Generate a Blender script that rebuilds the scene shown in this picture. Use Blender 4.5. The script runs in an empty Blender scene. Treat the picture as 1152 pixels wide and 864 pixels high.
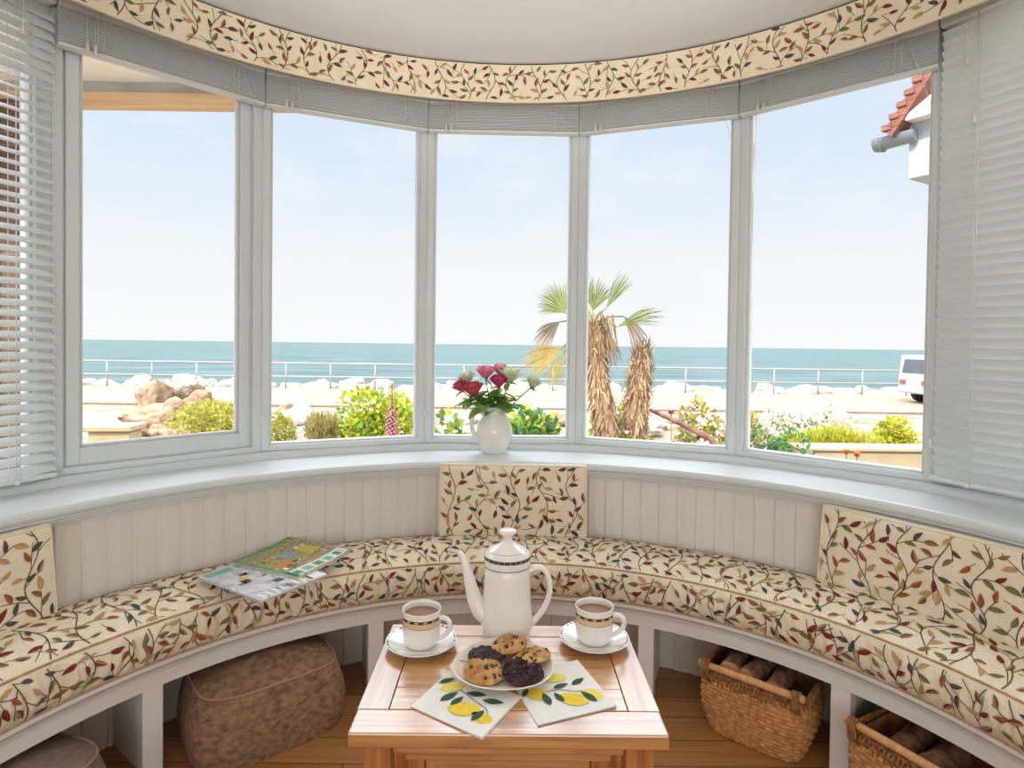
import bpy, math, random
from mathutils import Vector, Matrix, noise
sc = bpy.context.scene
COL = sc.collection
PI = math.pi
random.seed(7)
# ------------------------------------------------------------------ camera
EYE = 1.175
FPX, CY = 672.718, 399.643
CR = Vector((0.9999012, -0.0060960, 0.0126651))
CU = Vector((-0.0125538, 0.0179618, 0.9997599))
CF = Vector((0.0063221, 0.9998201, -0.0178835))
cd = bpy.data.cameras.new('camera')
cam = bpy.data.objects.new('camera', cd)
COL.objects.link(cam)
cd.sensor_fit = 'HORIZONTAL'
cd.sensor_width = 36.0
cd.lens = FPX / 1152 * 36.0
cd.shift_y = (CY - 432) / 1152
cd.clip_start, cd.clip_end = 0.02, 20000
rm = Matrix((CR, CU, -CF)).transposed().to_4x4()
cam.matrix_world = Matrix.Translation((0, 0, EYE)) @ rm
sc.camera = cam
sc.view_settings.view_transform = 'Standard'
sc.view_settings.look = 'None'
sc.view_settings.gamma = 1
sc.view_settings.use_curve_mapping = False
sc.view_settings.exposure = 0.0
# ------------------------------------------------------------------ sky
SKY_STRENGTH = 1.0
w = bpy.data.worlds.new('sky')
sc.world = w
w.use_nodes = True
nt = w.node_tree
nt.nodes.clear()
N, L = nt.nodes, nt.links
wo = N.new('ShaderNodeOutputWorld')
bg = N.new('ShaderNodeBackground')
bg.inputs['Strength'].default_value = SKY_STRENGTH
tc = N.new('ShaderNodeTexCoord')
sp = N.new('ShaderNodeSeparateXYZ')
L.new(tc.outputs['Generated'], sp.inputs[0])
ra = N.new('ShaderNodeValToRGB')
e = ra.color_ramp.elements
e[0].position = 0.0; e[0].color = (0.985, 0.99, 0.995, 1)
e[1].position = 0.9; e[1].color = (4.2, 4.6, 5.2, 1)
m1 = e.new(0.12); m1.color = (0.93, 0.955, 0.99, 1)
m2 = e.new(0.28); m2.color = (0.74, 0.855, 0.985, 1)
m3 = e.new(0.42); m3.color = (0.72, 0.84, 0.985, 1)
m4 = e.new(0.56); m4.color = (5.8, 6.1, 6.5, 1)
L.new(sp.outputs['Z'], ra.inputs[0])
mp = N.new('ShaderNodeMapping')
mp.inputs['Scale'].default_value = (2.2, 2.2, 4.5)
L.new(tc.outputs['Generated'], mp.inputs[0])
nz = N.new('ShaderNodeTexNoise')
nz.inputs['Scale'].default_value = 1.9
nz.inputs['Detail'].default_value = 7
nz.inputs['Roughness'].default_value = 0.58
L.new(mp.outputs[0], nz.inputs['Vector'])
cr = N.new('ShaderNodeValToRGB')
cr.color_ramp.elements[0].position = 0.47; cr.color_ramp.elements[0].color = (0, 0, 0, 1)
cr.color_ramp.elements[1].position = 0.72; cr.color_ramp.elements[1].color = (0.8, 0.8, 0.8, 1)
L.new(nz.outputs['Fac'], cr.inputs[0])
mx = N.new('ShaderNodeMixRGB')
mx.blend_type = 'LIGHTEN'
mx.inputs[2].default_value = (0.95, 0.955, 0.97, 1)
L.new(cr.outputs[0], mx.inputs[0])
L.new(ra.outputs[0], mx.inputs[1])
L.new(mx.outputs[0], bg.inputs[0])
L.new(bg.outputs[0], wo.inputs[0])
# ------------------------------------------------------------------ lights
def lamp(name, kind, loc, energy, color=(1, 1, 1), **kw):
    d = bpy.data.lights.new(name, kind)
    d.energy = energy; d.color = color
    for k, val in kw.items(): setattr(d, k, val)
    o = bpy.data.objects.new(name, d)
    o.location = loc
    COL.objects.link(o)
    return o
sun = lamp('sun', 'SUN', (0, 0, 20), 5.0, (1, 0.95, 0.86), angle=0.02)
sun.rotation_euler = Vector((-0.42, -0.62, 0.8)).to_track_quat('Z', 'Y').to_euler()
# soft fill light added behind the camera to brighten the room
rw = lamp('rear_fill_light', 'AREA', (0, -2.9, 1.35), 40, (0.94, 0.98, 1), shape='RECTANGLE', size=3.2, size_y=1.7)
rw.rotation_euler = (PI / 2, 0, 0)
# unseen spot behind the camera, aimed up to light the ceiling warmly
cl = lamp('uplighter_lamp', 'SPOT', (0, -0.25, 1.30), 130, (1, 0.95, 0.87), shadow_soft_size=0.12, spot_size=1.22, spot_blend=0.8)
cl.rotation_euler = Vector((0, -1.22, -1.12)).to_track_quat('Z', 'Y').to_euler()
# ------------------------------------------------------------------ helpers
ALBEDO = 1.0                             # photographed colours of sunlit things outside are far lighter than their true reflectance
def lin(c):
    return tuple(ALBEDO * ((x / 255) / 12.92 if x <= 10 else ((x / 255 + 0.055) / 1.055) ** 2.4) for x in c) + (1,)
def mat(name, rgb, rough=0.5, rgb2=None, scale=8, stretch=(1, 1, 1), bump=0.0, spec=0.5, coat=0.0, coat_rough=0.1,
        detail=4, lo=0.35, hi=0.65, bscale=None, coat_ior=1.5, sheen=0.0, metal=0.0):
    m = bpy.data.materials.new(name)
    m.use_nodes = True
    n, l = m.node_tree.nodes, m.node_tree.links
    b = n['Principled BSDF']
    b.inputs['Roughness'].default_value = rough
    b.inputs['Specular IOR Level'].default_value = spec
    b.inputs['Metallic'].default_value = metal
    b.inputs['Coat Weight'].default_value = coat
    b.inputs['Coat Roughness'].default_value = coat_rough
    b.inputs['Coat IOR'].default_value = coat_ior
    b.inputs['Sheen Weight'].default_value = sheen
    t = n.new('ShaderNodeTexCoord')
    mpn = n.new('ShaderNodeMapping')
    mpn.inputs['Scale'].default_value = stretch
    l.new(t.outputs['Object'], mpn.inputs[0])
    x = n.new('ShaderNodeTexNoise')
    x.inputs['Scale'].default_value = scale
    x.inputs['Detail'].default_value = detail
    l.new(mpn.outputs[0], x.inputs['Vector'])
    r = n.new('ShaderNodeValToRGB')
    if rgb2 is None: rgb2 = tuple(min(255, c * 0.96) for c in rgb)
    r.color_ramp.elements[0].position = lo; r.color_ramp.elements[0].color = lin(rgb2)
    r.color_ramp.elements[1].position = hi; r.color_ramp.elements[1].color = lin(rgb)
    l.new(x.outputs['Fac'], r.inputs[0])
    l.new(r.outputs[0], b.inputs['Base Color'])
    if bump:
        y = n.new('ShaderNodeTexNoise')
        y.inputs['Scale'].default_value = bscale or scale * 3
        y.inputs['Detail'].default_value = 3
        l.new(mpn.outputs[0], y.inputs['Vector'])
        bp = n.new('ShaderNodeBump')
        bp.inputs['Strength'].default_value = bump
        bp.inputs['Distance'].default_value = 0.01
        l.new(y.outputs['Fac'], bp.inputs['Height'])
        l.new(bp.outputs[0], b.inputs['Normal'])
    return m
def translucent(m, amount=0.45):          # petals and leaves let light through
    n, l = m.node_tree.nodes, m.node_tree.links
    b = n['Principled BSDF']; o = n['Material Output']
    src = b.inputs['Base Color'].links[0].from_socket
    t = n.new('ShaderNodeBsdfTranslucent'); x = n.new('ShaderNodeMixShader')
    x.inputs[0].default_value = amount
    l.new(src, t.inputs[0]); l.new(b.outputs[0], x.inputs[1]); l.new(t.outputs[0], x.inputs[2]); l.new(x.outputs[0], o.inputs[0])
    return m
class MB:
    def __init__(s): s.v, s.f, s.m, s.s = [], [], [], []
    def add(s, verts, faces, mi=0, smooth=False):
        o = len(s.v)
        s.v += [tuple(p) for p in verts]
        for f in faces:
            s.f.append(tuple(i + o for i in f)); s.m.append(mi); s.s.append(smooth)
    def box(s, x0, x1, y0, y1, z0, z1, mi=0, M=None, b=0.0):
        if b:
            # chamfered box: three stacked rings top and bottom
            ring = lambda d, z: [(x0 + d, y0 + d, z), (x1 - d, y0 + d, z), (x1 - d, y1 - d, z), (x0 + d, y1 - d, z)]
            P = ring(b, z0) + ring(0, z0 + b) + ring(0, z1 - b) + ring(b, z1)
            F = [(3, 2, 1, 0), (12, 13, 14, 15)]
            for k in range(3):
                for i in range(4):
                    j = (i + 1) % 4
                    F.append((k * 4 + i, k * 4 + j, k * 4 + 4 + j, k * 4 + 4 + i))
        else:
            P = [(x0, y0, z0), (x1, y0, z0), (x1, y1, z0), (x0, y1, z0), (x0, y0, z1), (x1, y0, z1), (x1, y1, z1), (x0, y1, z1)]
            F = [(3, 2, 1, 0), (4, 5, 6, 7), (0, 1, 5, 4), (1, 2, 6, 5), (2, 3, 7, 6), (3, 0, 4, 7)]
        if M is not None: P = [M @ Vector(p) for p in P]
        s.add(P, F, mi)
    def prism(s, pts, z0, z1, mi=0, M=None):
        n = len(pts)
        P = [(x, y, z0) for x, y in pts] + [(x, y, z1) for x, y in pts]
        F = [tuple(range(n - 1, -1, -1)), tuple(range(n, 2 * n))] + [(i, (i + 1) % n, n + (i + 1) % n, n + i) for i in range(n)]
        if M is not None: P = [M @ Vector(p) for p in P]
        s.add(P, F, mi)
    def tube(s, pts, r, n=8, mi=0, smooth=True, flat=1.0):
        pts = [Vector(p) for p in pts]
        rr = r if isinstance(r, (list, tuple)) else [r] * len(pts)
        V, F = [], []
        up = Vector((0, 0, 1))
        prev = None
        for i, p in enumerate(pts):
            d = (pts[min(i + 1, len(pts) - 1)] - pts[max(i - 1, 0)]).normalized()
            if prev is None:
                a = up.cross(d)
                if a.length < 0.1: a = Vector((1, 0, 0)).cross(d)
            else: a = prev - d * prev.dot(d)
            a.normalize(); prev = a
            b = d.cross(a)
            for k in range(n):
                t = 2 * PI * k / n
                V.append(p + a * math.cos(t) * rr[i] + b * math.sin(t) * rr[i] * flat)
        for i in range(len(pts) - 1):
            for k in range(n):
                F.append((i * n + k, i * n + (k + 1) % n, (i + 1) * n + (k + 1) % n, (i + 1) * n + k))
        F.append(tuple(range(n - 1, -1, -1)))
        F.append(tuple(range((len(pts) - 1) * n, len(pts) * n)))
        s.add(V, F, mi, smooth)
    def lathe(s, prof, n=40, o=(0, 0, 0), mi=0, mats=None, smooth=True):
        V, F = [], []
        for r, z in prof:
            for k in range(n):
                t = 2 * PI * k / n
                V.append((o[0] + max(r, 1e-5) * math.cos(t), o[1] + max(r, 1e-5) * math.sin(t), o[2] + z))
        base = len(s.v)
        s.v += V
        for i in range(len(prof) - 1):
            for k in range(n):
                s.f.append(tuple(base + q for q in (i * n + k, i * n + (k + 1) % n, (i + 1) * n + (k + 1) % n, (i + 1) * n + k)))
                s.m.append(mats[i] if mats else mi); s.s.append(smooth)
    def grid(s, fn, nu, nv, mi=0, smooth=True, wrap=False):
        V = [fn(i / nu, j / nv) for j in range(nv + 1) for i in range(nu + (0 if wrap else 1))]
        W = nu + (0 if wrap else 1)
        F = []
        for j in range(nv):
            for i in range(nu):
                i2 = (i + 1) % W
                F.append((j * W + i, j * W + i2, (j + 1) * W + i2, (j + 1) * W + i))
        s.add(V, F, mi, smooth)
    def build(s, name, mats, parent=None, loc=None, rz=None, fix=False):
        me = bpy.data.meshes.new(name)
        me.from_pydata(s.v, [], s.f)
        if not isinstance(mats, (list, tuple)): mats = [mats]
        for m in mats: me.materials.append(m)
        me.polygons.foreach_set('material_index', s.m)
        me.polygons.foreach_set('use_smooth', s.s)
        if fix:
            import bmesh
            bm = bmesh.new(); bm.from_mesh(me)
            bmesh.ops.recalc_face_normals(bm, faces=bm.faces[:])
            bm.to_mesh(me); bm.free()
        me.update()
        o = bpy.data.objects.new(name, me)
        COL.objects.link(o)
        if parent is not None: o.parent = parent
        if loc is not None: o.location = loc
        if rz is not None: o.rotation_euler = (0, 0, rz)
        return o
def tag(o, label=None, cat=None, group=None, kind=None):
    if label: o['label'] = label
    if cat: o['category'] = cat
    if group: o['group'] = group
    if kind: o['kind'] = kind
    return o
def thing(name, label, cat, loc=(0, 0, 0), rz=0, group=None, kind=None):
    o = bpy.data.objects.new(name, None)
    COL.objects.link(o)
    o.location = loc; o.rotation_euler = (0, 0, rz)
    o.empty_display_size = 0.05
    return tag(o, label, cat, group, kind)
def bevel(o, wd=0.004, seg=2):
    m = o.modifiers.new('bevel', 'BEVEL'); m.width = wd; m.segments = seg; m.limit_method = 'ANGLE'; m.angle_limit = 0.6
    return o
def copy_tree(o, parent=None):
    c = o.copy(); COL.objects.link(c)
    if parent is not None: c.parent = parent
    for ch in list(o.children): copy_tree(ch, c)
    return c
def at(px, py, Y):                       # point of the photograph at depth Y in front of the camera
    d = CF + CR * ((px - 576) / FPX) - CU * ((py - CY) / FPX)
    d = d * (Y / d.y)
    return Vector((d.x, d.y, d.z + EYE))
# ------------------------------------------------------------------ materials
WHITE = mat('white_gloss_paint', (220, 226, 228), 0.38, (215, 221, 222), 3, bump=0.05, bscale=30)
WALLW = mat('white_wall_paint', (228, 222, 212), 0.5, (222, 215, 204), 3, bump=0.05, bscale=25)
CEIL = mat('ceiling_paint', (230, 236, 238), 0.8, (226, 232, 234), 2)
BENCHW = mat('cream_bench_paint', (226, 222, 214), 0.42, (220, 215, 206), 4, bump=0.06, bscale=30)
BLIND = mat('blind_slat_white', (226, 231, 232), 0.4, (221, 226, 226), 4)
CORD = mat('white_cord', (238, 238, 234), 0.7)
TASSEL = mat('cream_plastic', (236, 232, 222), 0.35)
DARK = mat('dark_gap', (60, 54, 48), 0.8)
FABRIC = mat('cream_cotton', (241, 229, 206), 0.85, (235, 220, 192), 14, bump=0.25, bscale=260, spec=0.2)
PIPING = mat('tan_piping', (200, 166, 128), 0.8, (170, 134, 98), 60, spec=0.2)
LEAFC = [(140, 54, 46), (120, 46, 44), (176, 106, 68), (154, 84, 56), (208, 170, 120), (200, 160, 106), (136, 130, 82), (120, 118, 76),
         (88, 92, 82), (84, 80, 78), (166, 146, 96), (134, 64, 66)]
LEAFM = [mat('embroidered_leaf', c, 0.7, tuple(k * 0.85 for k in c), 200, spec=0.25) for c in LEAFC]
VINE = mat('embroidered_vine', (92, 88, 62), 0.75, (78, 72, 50), 60, spec=0.2)
EMB = [FABRIC, VINE] + LEAFM
def glass_mat():
    m = bpy.data.materials.new('window_glass'); m.use_nodes = True
    n, l = m.node_tree.nodes, m.node_tree.links
    n.clear()
    o = n.new('ShaderNodeOutputMaterial'); t = n.new('ShaderNodeBsdfTransparent'); g = n.new('ShaderNodeBsdfGlossy')
    g.inputs['Roughness'].default_value = 0.0
    t.inputs[0].default_value = (0.985, 0.99, 0.99, 1)
    f = n.new('ShaderNodeFresnel'); f.inputs[0].default_value = 1.12
    x = n.new('ShaderNodeMixShader')
    l.new(f.outputs[0], x.inputs[0]); l.new(t.outputs[0], x.inputs[1]); l.new(g.outputs[0], x.inputs[2]); l.new(x.outputs[0], o.inputs[0])
    return m
GLASS = glass_mat()
def wood(name, a, b_, c, axis=0, rough=0.3, coat=0.0, coat_ior=1.5, scale=1.0):
    m = bpy.data.materials.new(name); m.use_nodes = True
    n, l = m.node_tree.nodes, m.node_tree.links
    b = n['Principled BSDF']
    b.inputs['Roughness'].default_value = rough
    b.inputs['Coat Weight'].default_value = coat
    b.inputs['Coat IOR'].default_value = coat_ior
    b.inputs['Coat Roughness'].default_value = 0.2
    t = n.new('ShaderNodeTexCoord'); mpn = n.new('ShaderNodeMapping')
    st = [38 * scale] * 3; st[axis] = 2.2 * scale
    mpn.inputs['Scale'].default_value = st
    l.new(t.outputs['Object'], mpn.inputs[0])
    x = n.new('ShaderNodeTexNoise'); x.inputs['Scale'].default_value = 1.6; x.inputs['Detail'].default_value = 6; x.inputs['Distortion'].default_value = 0.6
    l.new(mpn.outputs[0], x.inputs['Vector'])
    r = n.new('ShaderNodeValToRGB')
    el = r.color_ramp.elements
    el[0].position = 0.3; el[0].color = lin(a)
    el[1].position = 0.72; el[1].color = lin(c)
    k = el.new(0.5); k.color = lin(b_)
    l.new(x.outputs['Fac'], r.inputs[0]); l.new(r.outputs[0], b.inputs['Base Color'])
    bp = n.new('ShaderNodeBump'); bp.inputs['Strength'].default_value = 0.25; bp.inputs['Distance'].default_value = 0.002
    l.new(x.outputs['Fac'], bp.inputs['Height']); l.new(bp.outputs[0], b.inputs['Normal'])
    l.new(bp.outputs[0], b.inputs['Coat Normal'])
    return m
OAKX = wood('oak_grain_across', (150, 96, 44), (188, 130, 66), (210, 156, 88), 0, 0.32, 1.0, 1.9)
OAKY = wood('oak_grain_along', (150, 96, 44), (188, 130, 66), (210, 156, 88), 1, 0.32, 1.0, 1.9)
OAKZ = wood('oak_grain_upright', (146, 84, 38), (178, 112, 56), (198, 136, 76), 2, 0.35, 0.3)
# ------------------------------------------------------------------ the bay: geometry shared by everything built round it
CX, CYY = 0.0037, 0.8805
OFF, STEP = math.radians(-1.18), math.radians(22)
HALF = STEP / 2
def pol(th, r, z): return Vector((CX + r * math.sin(th), CYY + r * math.cos(th), z))
def ring(mb, prof, a0, a1, n, mi=0, smooth=True, closed=True):
    V, F = [], []
    k = len(prof)
    for i in range(n + 1):
        th = a0 + (a1 - a0) * i / n
        for r, z in prof: V.append(pol(th, r, z))
    for i in range(n):
        for j in range(k if closed else k - 1):
            j2 = (j + 1) % k
            F.append((i * k + j, i * k + j2, (i + 1) * k + j2, (i + 1) * k + j))
    if closed:
        F.append(tuple(range(k))); F.append(tuple(range(n * k + k - 1, n * k - 1, -1)))
    mb.add(V, F, mi, smooth)
def ringo(name, prof, a0, a1, n, m, parent=None, smooth=False):
    mb = MB(); ring(mb, prof, math.radians(a0), math.radians(a1), n, 0, smooth)
    return mb.build(name, m, parent, fix=True)
def struct(o, label, cat='room'):
    return tag(o, label, cat, kind='structure')
# ------------------------------------------------------------------ room shell
FLOORM = bpy.data.materials.new('oak_floor_boards'); FLOORM.use_nodes = True
n_, l_ = FLOORM.node_tree.nodes, FLOORM.node_tree.links
b_ = n_['Principled BSDF']; b_.inputs['Roughness'].default_value = 0.35
t_ = n_.new('ShaderNodeTexCoord'); mp_ = n_.new('ShaderNodeMapping'); mp_.inputs['Rotation'].default_value = (0, 0, 0.0)
l_.new(t_.outputs['Object'], mp_.inputs[0])
br = n_.new('ShaderNodeTexBrick'); br.offset = 0.37
br.inputs['Color1'].default_value = lin((176, 122, 72)); br.inputs['Color2'].default_value = lin((158, 102, 54)); br.inputs['Mortar'].default_value = lin((96, 58, 28))
br.inputs['Scale'].default_value = 1; br.inputs['Mortar Size'].default_value = 0.002; br.inputs['Brick Width'].default_value = 1.2; br.inputs['Row Height'].default_value = 0.11
l_.new(mp_.outputs[0], br.inputs['Vector'])
m2_ = n_.new('ShaderNodeMapping'); m2_.inputs['Scale'].default_value = (2.5, 40, 1); l_.new(t_.outputs['Object'], m2_.inputs[0])
no_ = n_.new('ShaderNodeTexNoise'); no_.inputs['Scale'].default_value = 1.5; no_.inputs['Detail'].default_value = 6; l_.new(m2_.outputs[0], no_.inputs['Vector'])
mu_ = n_.new('ShaderNodeMixRGB'); mu_.blend_type = 'MULTIPLY'; mu_.inputs[0].default_value = 0.6
rr_ = n_.new('ShaderNodeValToRGB'); rr_.color_ramp.elements[0].position = 0.3; rr_.color_ramp.elements[0].color = (0.55, 0.5, 0.45, 1); rr_.color_ramp.elements[1].position = 0.65
l_.new(no_.outputs['Fac'], rr_.inputs[0]); l_.new(br.outputs[0], mu_.inputs[1]); l_.new(rr_.outputs[0], mu_.inputs[2]); l_.new(mu_.outputs[0], b_.inputs['Base Color'])
def shell_poly(r, side, y0):             # outline of the room: straight sides, half round bay
    pts = [(-side, y0), (side, y0), (side, CYY)]
    for i in range(41):
        th = PI / 2 - PI * i / 40
        pts.append((CX + r * math.sin(th), CYY + r * math.cos(th)))
    pts.append((-side, CYY))
    return pts
mb = MB(); mb.prism(shell_poly(1.76, 1.9, -3.2), -0.08, 0.0)
struct(mb.build('floor', FLOORM, fix=True), 'oak board floor under the table and the window seat', 'floor')
mb = MB(); mb.prism(shell_poly(1.80, 1.95, -3.25), 2.272, 2.45)
struct(mb.build('ceiling', CEIL, fix=True), 'pale plain ceiling above the curved fabric pelmet', 'ceiling')
for nm, x0, x1 in (('wall_left', -2.0, -1.9), ('wall_right', 1.9, 2.0)):
    mb = MB(); mb.box(x0, x1, -3.2, 0.95, 0, 2.272)
    s_ = -1 if x0 < 0 else 1
    xa, xb = sorted((s_ * 1.55, s_ * 1.9))
    mb.box(xa, xb, 0.70, 0.95, 0, 2.272)
    struct(mb.build(nm, WALLW), 'plain painted wall beside the bay on the ' + ('left' if s_ < 0 else 'right'), 'wall')
mb = MB()
mb.box(-1.9, -1.6, -3.2, -3.1, 0, 2.272); mb.box(1.6, 1.9, -3.2, -3.1, 0, 2.272)
mb.box(-1.6, 1.6, -3.2, -3.1, 0, 0.45); mb.box(-1.6, 1.6, -3.2, -3.1, 2.2, 2.272)  # low and top strips leave the opening made up for the fill light
struct(mb.build('wall_back', WALLW), 'wall behind the viewer with a wide opening added for the fill light', 'wall')
# beadboard wall under the sill
mb = MB()
BA = math.radians(2.66)
a = math.radians(-86)
V, F = [], []
i = 0
cols = []
while a < math.radians(86):
    for d, r in ((0.0, 1.4155), (0.0018, 1.4100), (0.0050, 1.4085), (0.0075, 1.4100), (BA * 0.5, 1.4100)):
        cols.append((a + d, r))
    a += BA
for th, r in cols:
    V += [pol(th, r, 0.0), pol(th, r, 0.70)]
for i in range(len(cols) - 1):
    F.append((2 * i, 2 * i + 2, 2 * i + 3, 2 * i + 1))
mb.add(V, F, 0, False)
ring(mb, [(1.417, 0), (1.70, 0), (1.70, 0.70), (1.417, 0.70)], math.radians(-86), math.radians(86), 60)
struct(mb.build('wall_front', WALLW, fix=False), 'white beadboard panelling curving round below the window sill', 'wall')
# sill, moulding, curved bottom rail and head above the windows
mb = MB()
ring(mb, [(1.69, 0.702), (1.69, 0.735), (1.388, 0.735), (1.380, 0.732), (1.375, 0.724), (1.375, 0.714), (1.380, 0.705), (1.388, 0.702)],
     math.radians(-86), math.radians(86), 90, 0, False)
ring(mb, [(1.412, 0.672), (1.412, 0.702), (1.386, 0.702), (1.386, 0.696), (1.394, 0.692), (1.396, 0.684), (1.404, 0.680), (1.406, 0.672)],
     math.radians(-86), math.radians(86), 90, 0, False)
struct(mb.build('trim_1', WHITE, fix=True), 'white curved window sill board with moulding beneath it', 'window sill')
struct(ringo('trim_2', [(1.612, 0.735), (1.612, 0.752), (1.620, 0.760), (1.70, 0.760), (1.70, 0.735)], -86, 86, 90, WHITE),
       'white curved bottom rail between the sill and the window frames', 'trim')
struct(ringo('trim_3', [(1.668, 2.12), (1.80, 2.12), (1.80, 2.272), (1.668, 2.272)], -88, 88, 60, WHITE), 'white head board above the bay windows behind the blinds', 'trim')
# ------------------------------------------------------------------ windows
AI, AO = 1.622, 1.694                    # inner and outer face of the frames, measured from the middle of the bay
T_ = math.tan(HALF)
def frame_window(k, casement=False, wide_l=0.036, wide_r=0.036):
    th = OFF + k * STEP
    mb = MB()
    M = AI
    def stile(s, wdt, y0, y1, off, z0, z1):       # upright with mitred outer edge; y measured from the bay centre
        xo0, xo1 = y0 * T_ - off, y1 * T_ - off
        pts = [(s * xo0, y0 - M), (s * xo1, y1 - M), (s * (M * T_ - off - wdt), y1 - M), (s * (M * T_ - off - wdt), y0 - M)]
        mb.prism(pts, z0, z1)
    z0, z1 = 0.76, 2.17
    for s, wd in ((-1, wide_l), (1, wide_r)):
        stile(s, wd - 0.008, AI, AO, 0, z0, z1)
        stile(s, wd, AI + 0.016, AO - 0.012, 0, z0, z1)
    bot = 0.785
    xl, xr = -(M * T_ - wide_l), (M * T_ - wide_r)
    mb.box(xl - 0.01, xr + 0.01, 0.0, AO - AI, z0, bot - 0.004)
    mb.box(xl - 0.01, xr + 0.01, 0.016, AO - AI - 0.012, z0, bot + 0.003)
    mb.box(xl - 0.01, xr + 0.01, 0.006, AO - AI, 2.13, z1)
    sash = 0.0
    if casement:
        sw, sb = 0.036, 0.052
        for (x0, x1, za, zb) in ((xl, xl + sw, bot, 2.14), (xr - sw, xr, bot, 2.14), (xl + sw, xr - sw, bot, bot + sb), (xl + sw, xr - sw, 2.09, 2.14)):
            mb.box(x0, x1, 0.010, 0.052, za, zb)
        for (x0, x1, za, zb) in ((xl + sw, xl + sw + 0.010, bot + sb, 2.10), (xr - sw - 0.010, xr - sw, bot + sb, 2.10), (xl + sw, xr - sw, bot + sb, bot + sb + 0.010)):
            mb.box(x0, x1, 0.022, 0.044, za, zb)
    o = mb.build('window_%d' % (k + 4), WHITE, loc=pol(th, AI, 0), rz=-th, fix=True)
    bevel(o, 0.003, 2)
    names = {-3: 'white framed far left window behind the half open slatted blind', -2: 'white framed opening casement window showing the rockery and the porch beam',
             -1: 'white framed window showing the bright bush with the pink flower spike', 0: 'white framed middle window behind the jug of roses',
             1: 'white framed window showing the palm trunks', 2: 'white framed window showing the grass mounds and the neighbouring gutter',
             3: 'white framed far right window behind the closed slatted blind'}
    struct(o, names[k], 'window')
    g = MB(); g.box(xl + 0.002, xr - 0.002, 0.030, 0.034, bot, 2.135)
    g.build('glass_pane', GLASS, o)
for k in range(-3, 4):
    frame_window(k, k == -2, wide_l=0.075 if k in (3,) else 0.036, wide_r=0.050 if k == -3 else (0.040 if k == -2 else 0.036))
# ------------------------------------------------------------------ embroidered leaf fabric (leaves and vines are stitched on as geometry)
def pattern(W, H, seed, spacing=0.085, leaf=0.033, gap=0.0235):
    rnd = random.Random(seed)
    vines, leaves, cells = [], [], {}
    def free(x, y, d):
        cx, cy = int(x / 0.03), int(y / 0.03)
        for i in range(cx - 1, cx + 2):
            for j in range(cy - 1, cy + 2):
                for (a, b) in cells.get((i, j), ()):
                    if (a - x) ** 2 + (b - y) ** 2 < d * d: return False
        return True
    def put(x, y, ang, ln):
        mx, my = x + math.cos(ang) * ln * 0.5, y + math.sin(ang) * ln * 0.5
        hx, hy = abs(math.cos(ang)) * ln * 0.5 + 0.004, abs(math.sin(ang)) * ln * 0.5 + 0.004
        if not (hx < mx < W - hx and hy < my < H - hy) or not free(mx, my, gap): return False
        cells.setdefault((int(mx / 0.03), int(my / 0.03)), []).append((mx, my))
        leaves.append((x, y, ang, ln, rnd.randrange(len(LEAFM))))
        return True
    def walk(x, y, ang, curv, ln, dc=0.0, width=0.0018):
        pts = [(x, y)]
        st = 0.004
        for _ in range(int(ln / st)):
            x += math.cos(ang) * st; y += math.sin(ang) * st
            if not (0.002 < x < W - 0.002 and 0.002 < y < H - 0.002): break
            ang += curv * st; curv += dc * st
            pts.append((x, y))
        if len(pts) > 2: vines.append((pts, width))
        return pts, ang
    def leafy(pts, step=6, start=3, s0=1):
        s = s0
        for i in range(start, len(pts) - 1, step):
            (x0, y0), (x1, y1) = pts[i], pts[i + 1]
            a = math.atan2(y1 - y0, x1 - x0)
            put(x0, y0, a + s * rnd.uniform(0.55, 1.0), leaf * rnd.uniform(0.78, 1.1))
            s = -s
        if len(pts) > 4:
            (x0, y0), (x1, y1) = pts[-2], pts[-1]
            put(x1, y1, math.atan2(y1 - y0, x1 - x0), leaf * rnd.uniform(0.9, 1.1))
    n = max(1, round(W / spacing))
    for i in range(n):
        xc = (i + 0.5) * W / n + rnd.uniform(-0.010, 0.010)
        A, ph, wl = rnd.uniform(0.012, 0.024), rnd.uniform(0, 6.28), rnd.uniform(0.15, 0.22)
        sg = 1 if rnd.random() < 0.7 else -1
        ys = [0.003 + (H - 0.006) * q / max(6, int(H / 0.005)) for q in range(max(6, int(H / 0.005)) + 1)]
        if sg < 0: ys.reverse()
        pts = [(min(W - 0.003, max(0.003, xc + A * math.sin(ph + y * 2 * PI / wl))), y) for y in ys]
        vines.append((pts, 0.0026))
        s = rnd.choice((-1, 1))
        for j in range(3, len(pts) - 3, 8):
            (xa, ya), (xb, yb) = pts[j], pts[j + 1]
            ab = math.atan2(yb - ya, xb - xa) + s * rnd.uniform(0.45, 0.8)
            bp, _ = walk(xa, ya, ab, s * rnd.uniform(-6, 16), rnd.uniform(0.045, 0.080), rnd.uniform(-60, 60), 0.0019)
            leafy(bp, 6, 5, s)
            s = -s
        leafy(pts, 8, 6, s)
    for _ in range(int(W * H * 7000)):
        x, y, a = rnd.uniform(0, W), rnd.uniform(0, H), rnd.uniform(0, 2 * PI)
        mx, my = x + math.cos(a) * leaf * 0.5, y + math.sin(a) * leaf * 0.5
        if free(mx, my, gap * 1.22) and put(x, y, a, leaf * rnd.uniform(0.75, 1.0)):
            walk(x, y, a + PI, rnd.uniform(-25, 25), 0.018, 0, 0.0015)
    return vines, leaves
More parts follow.
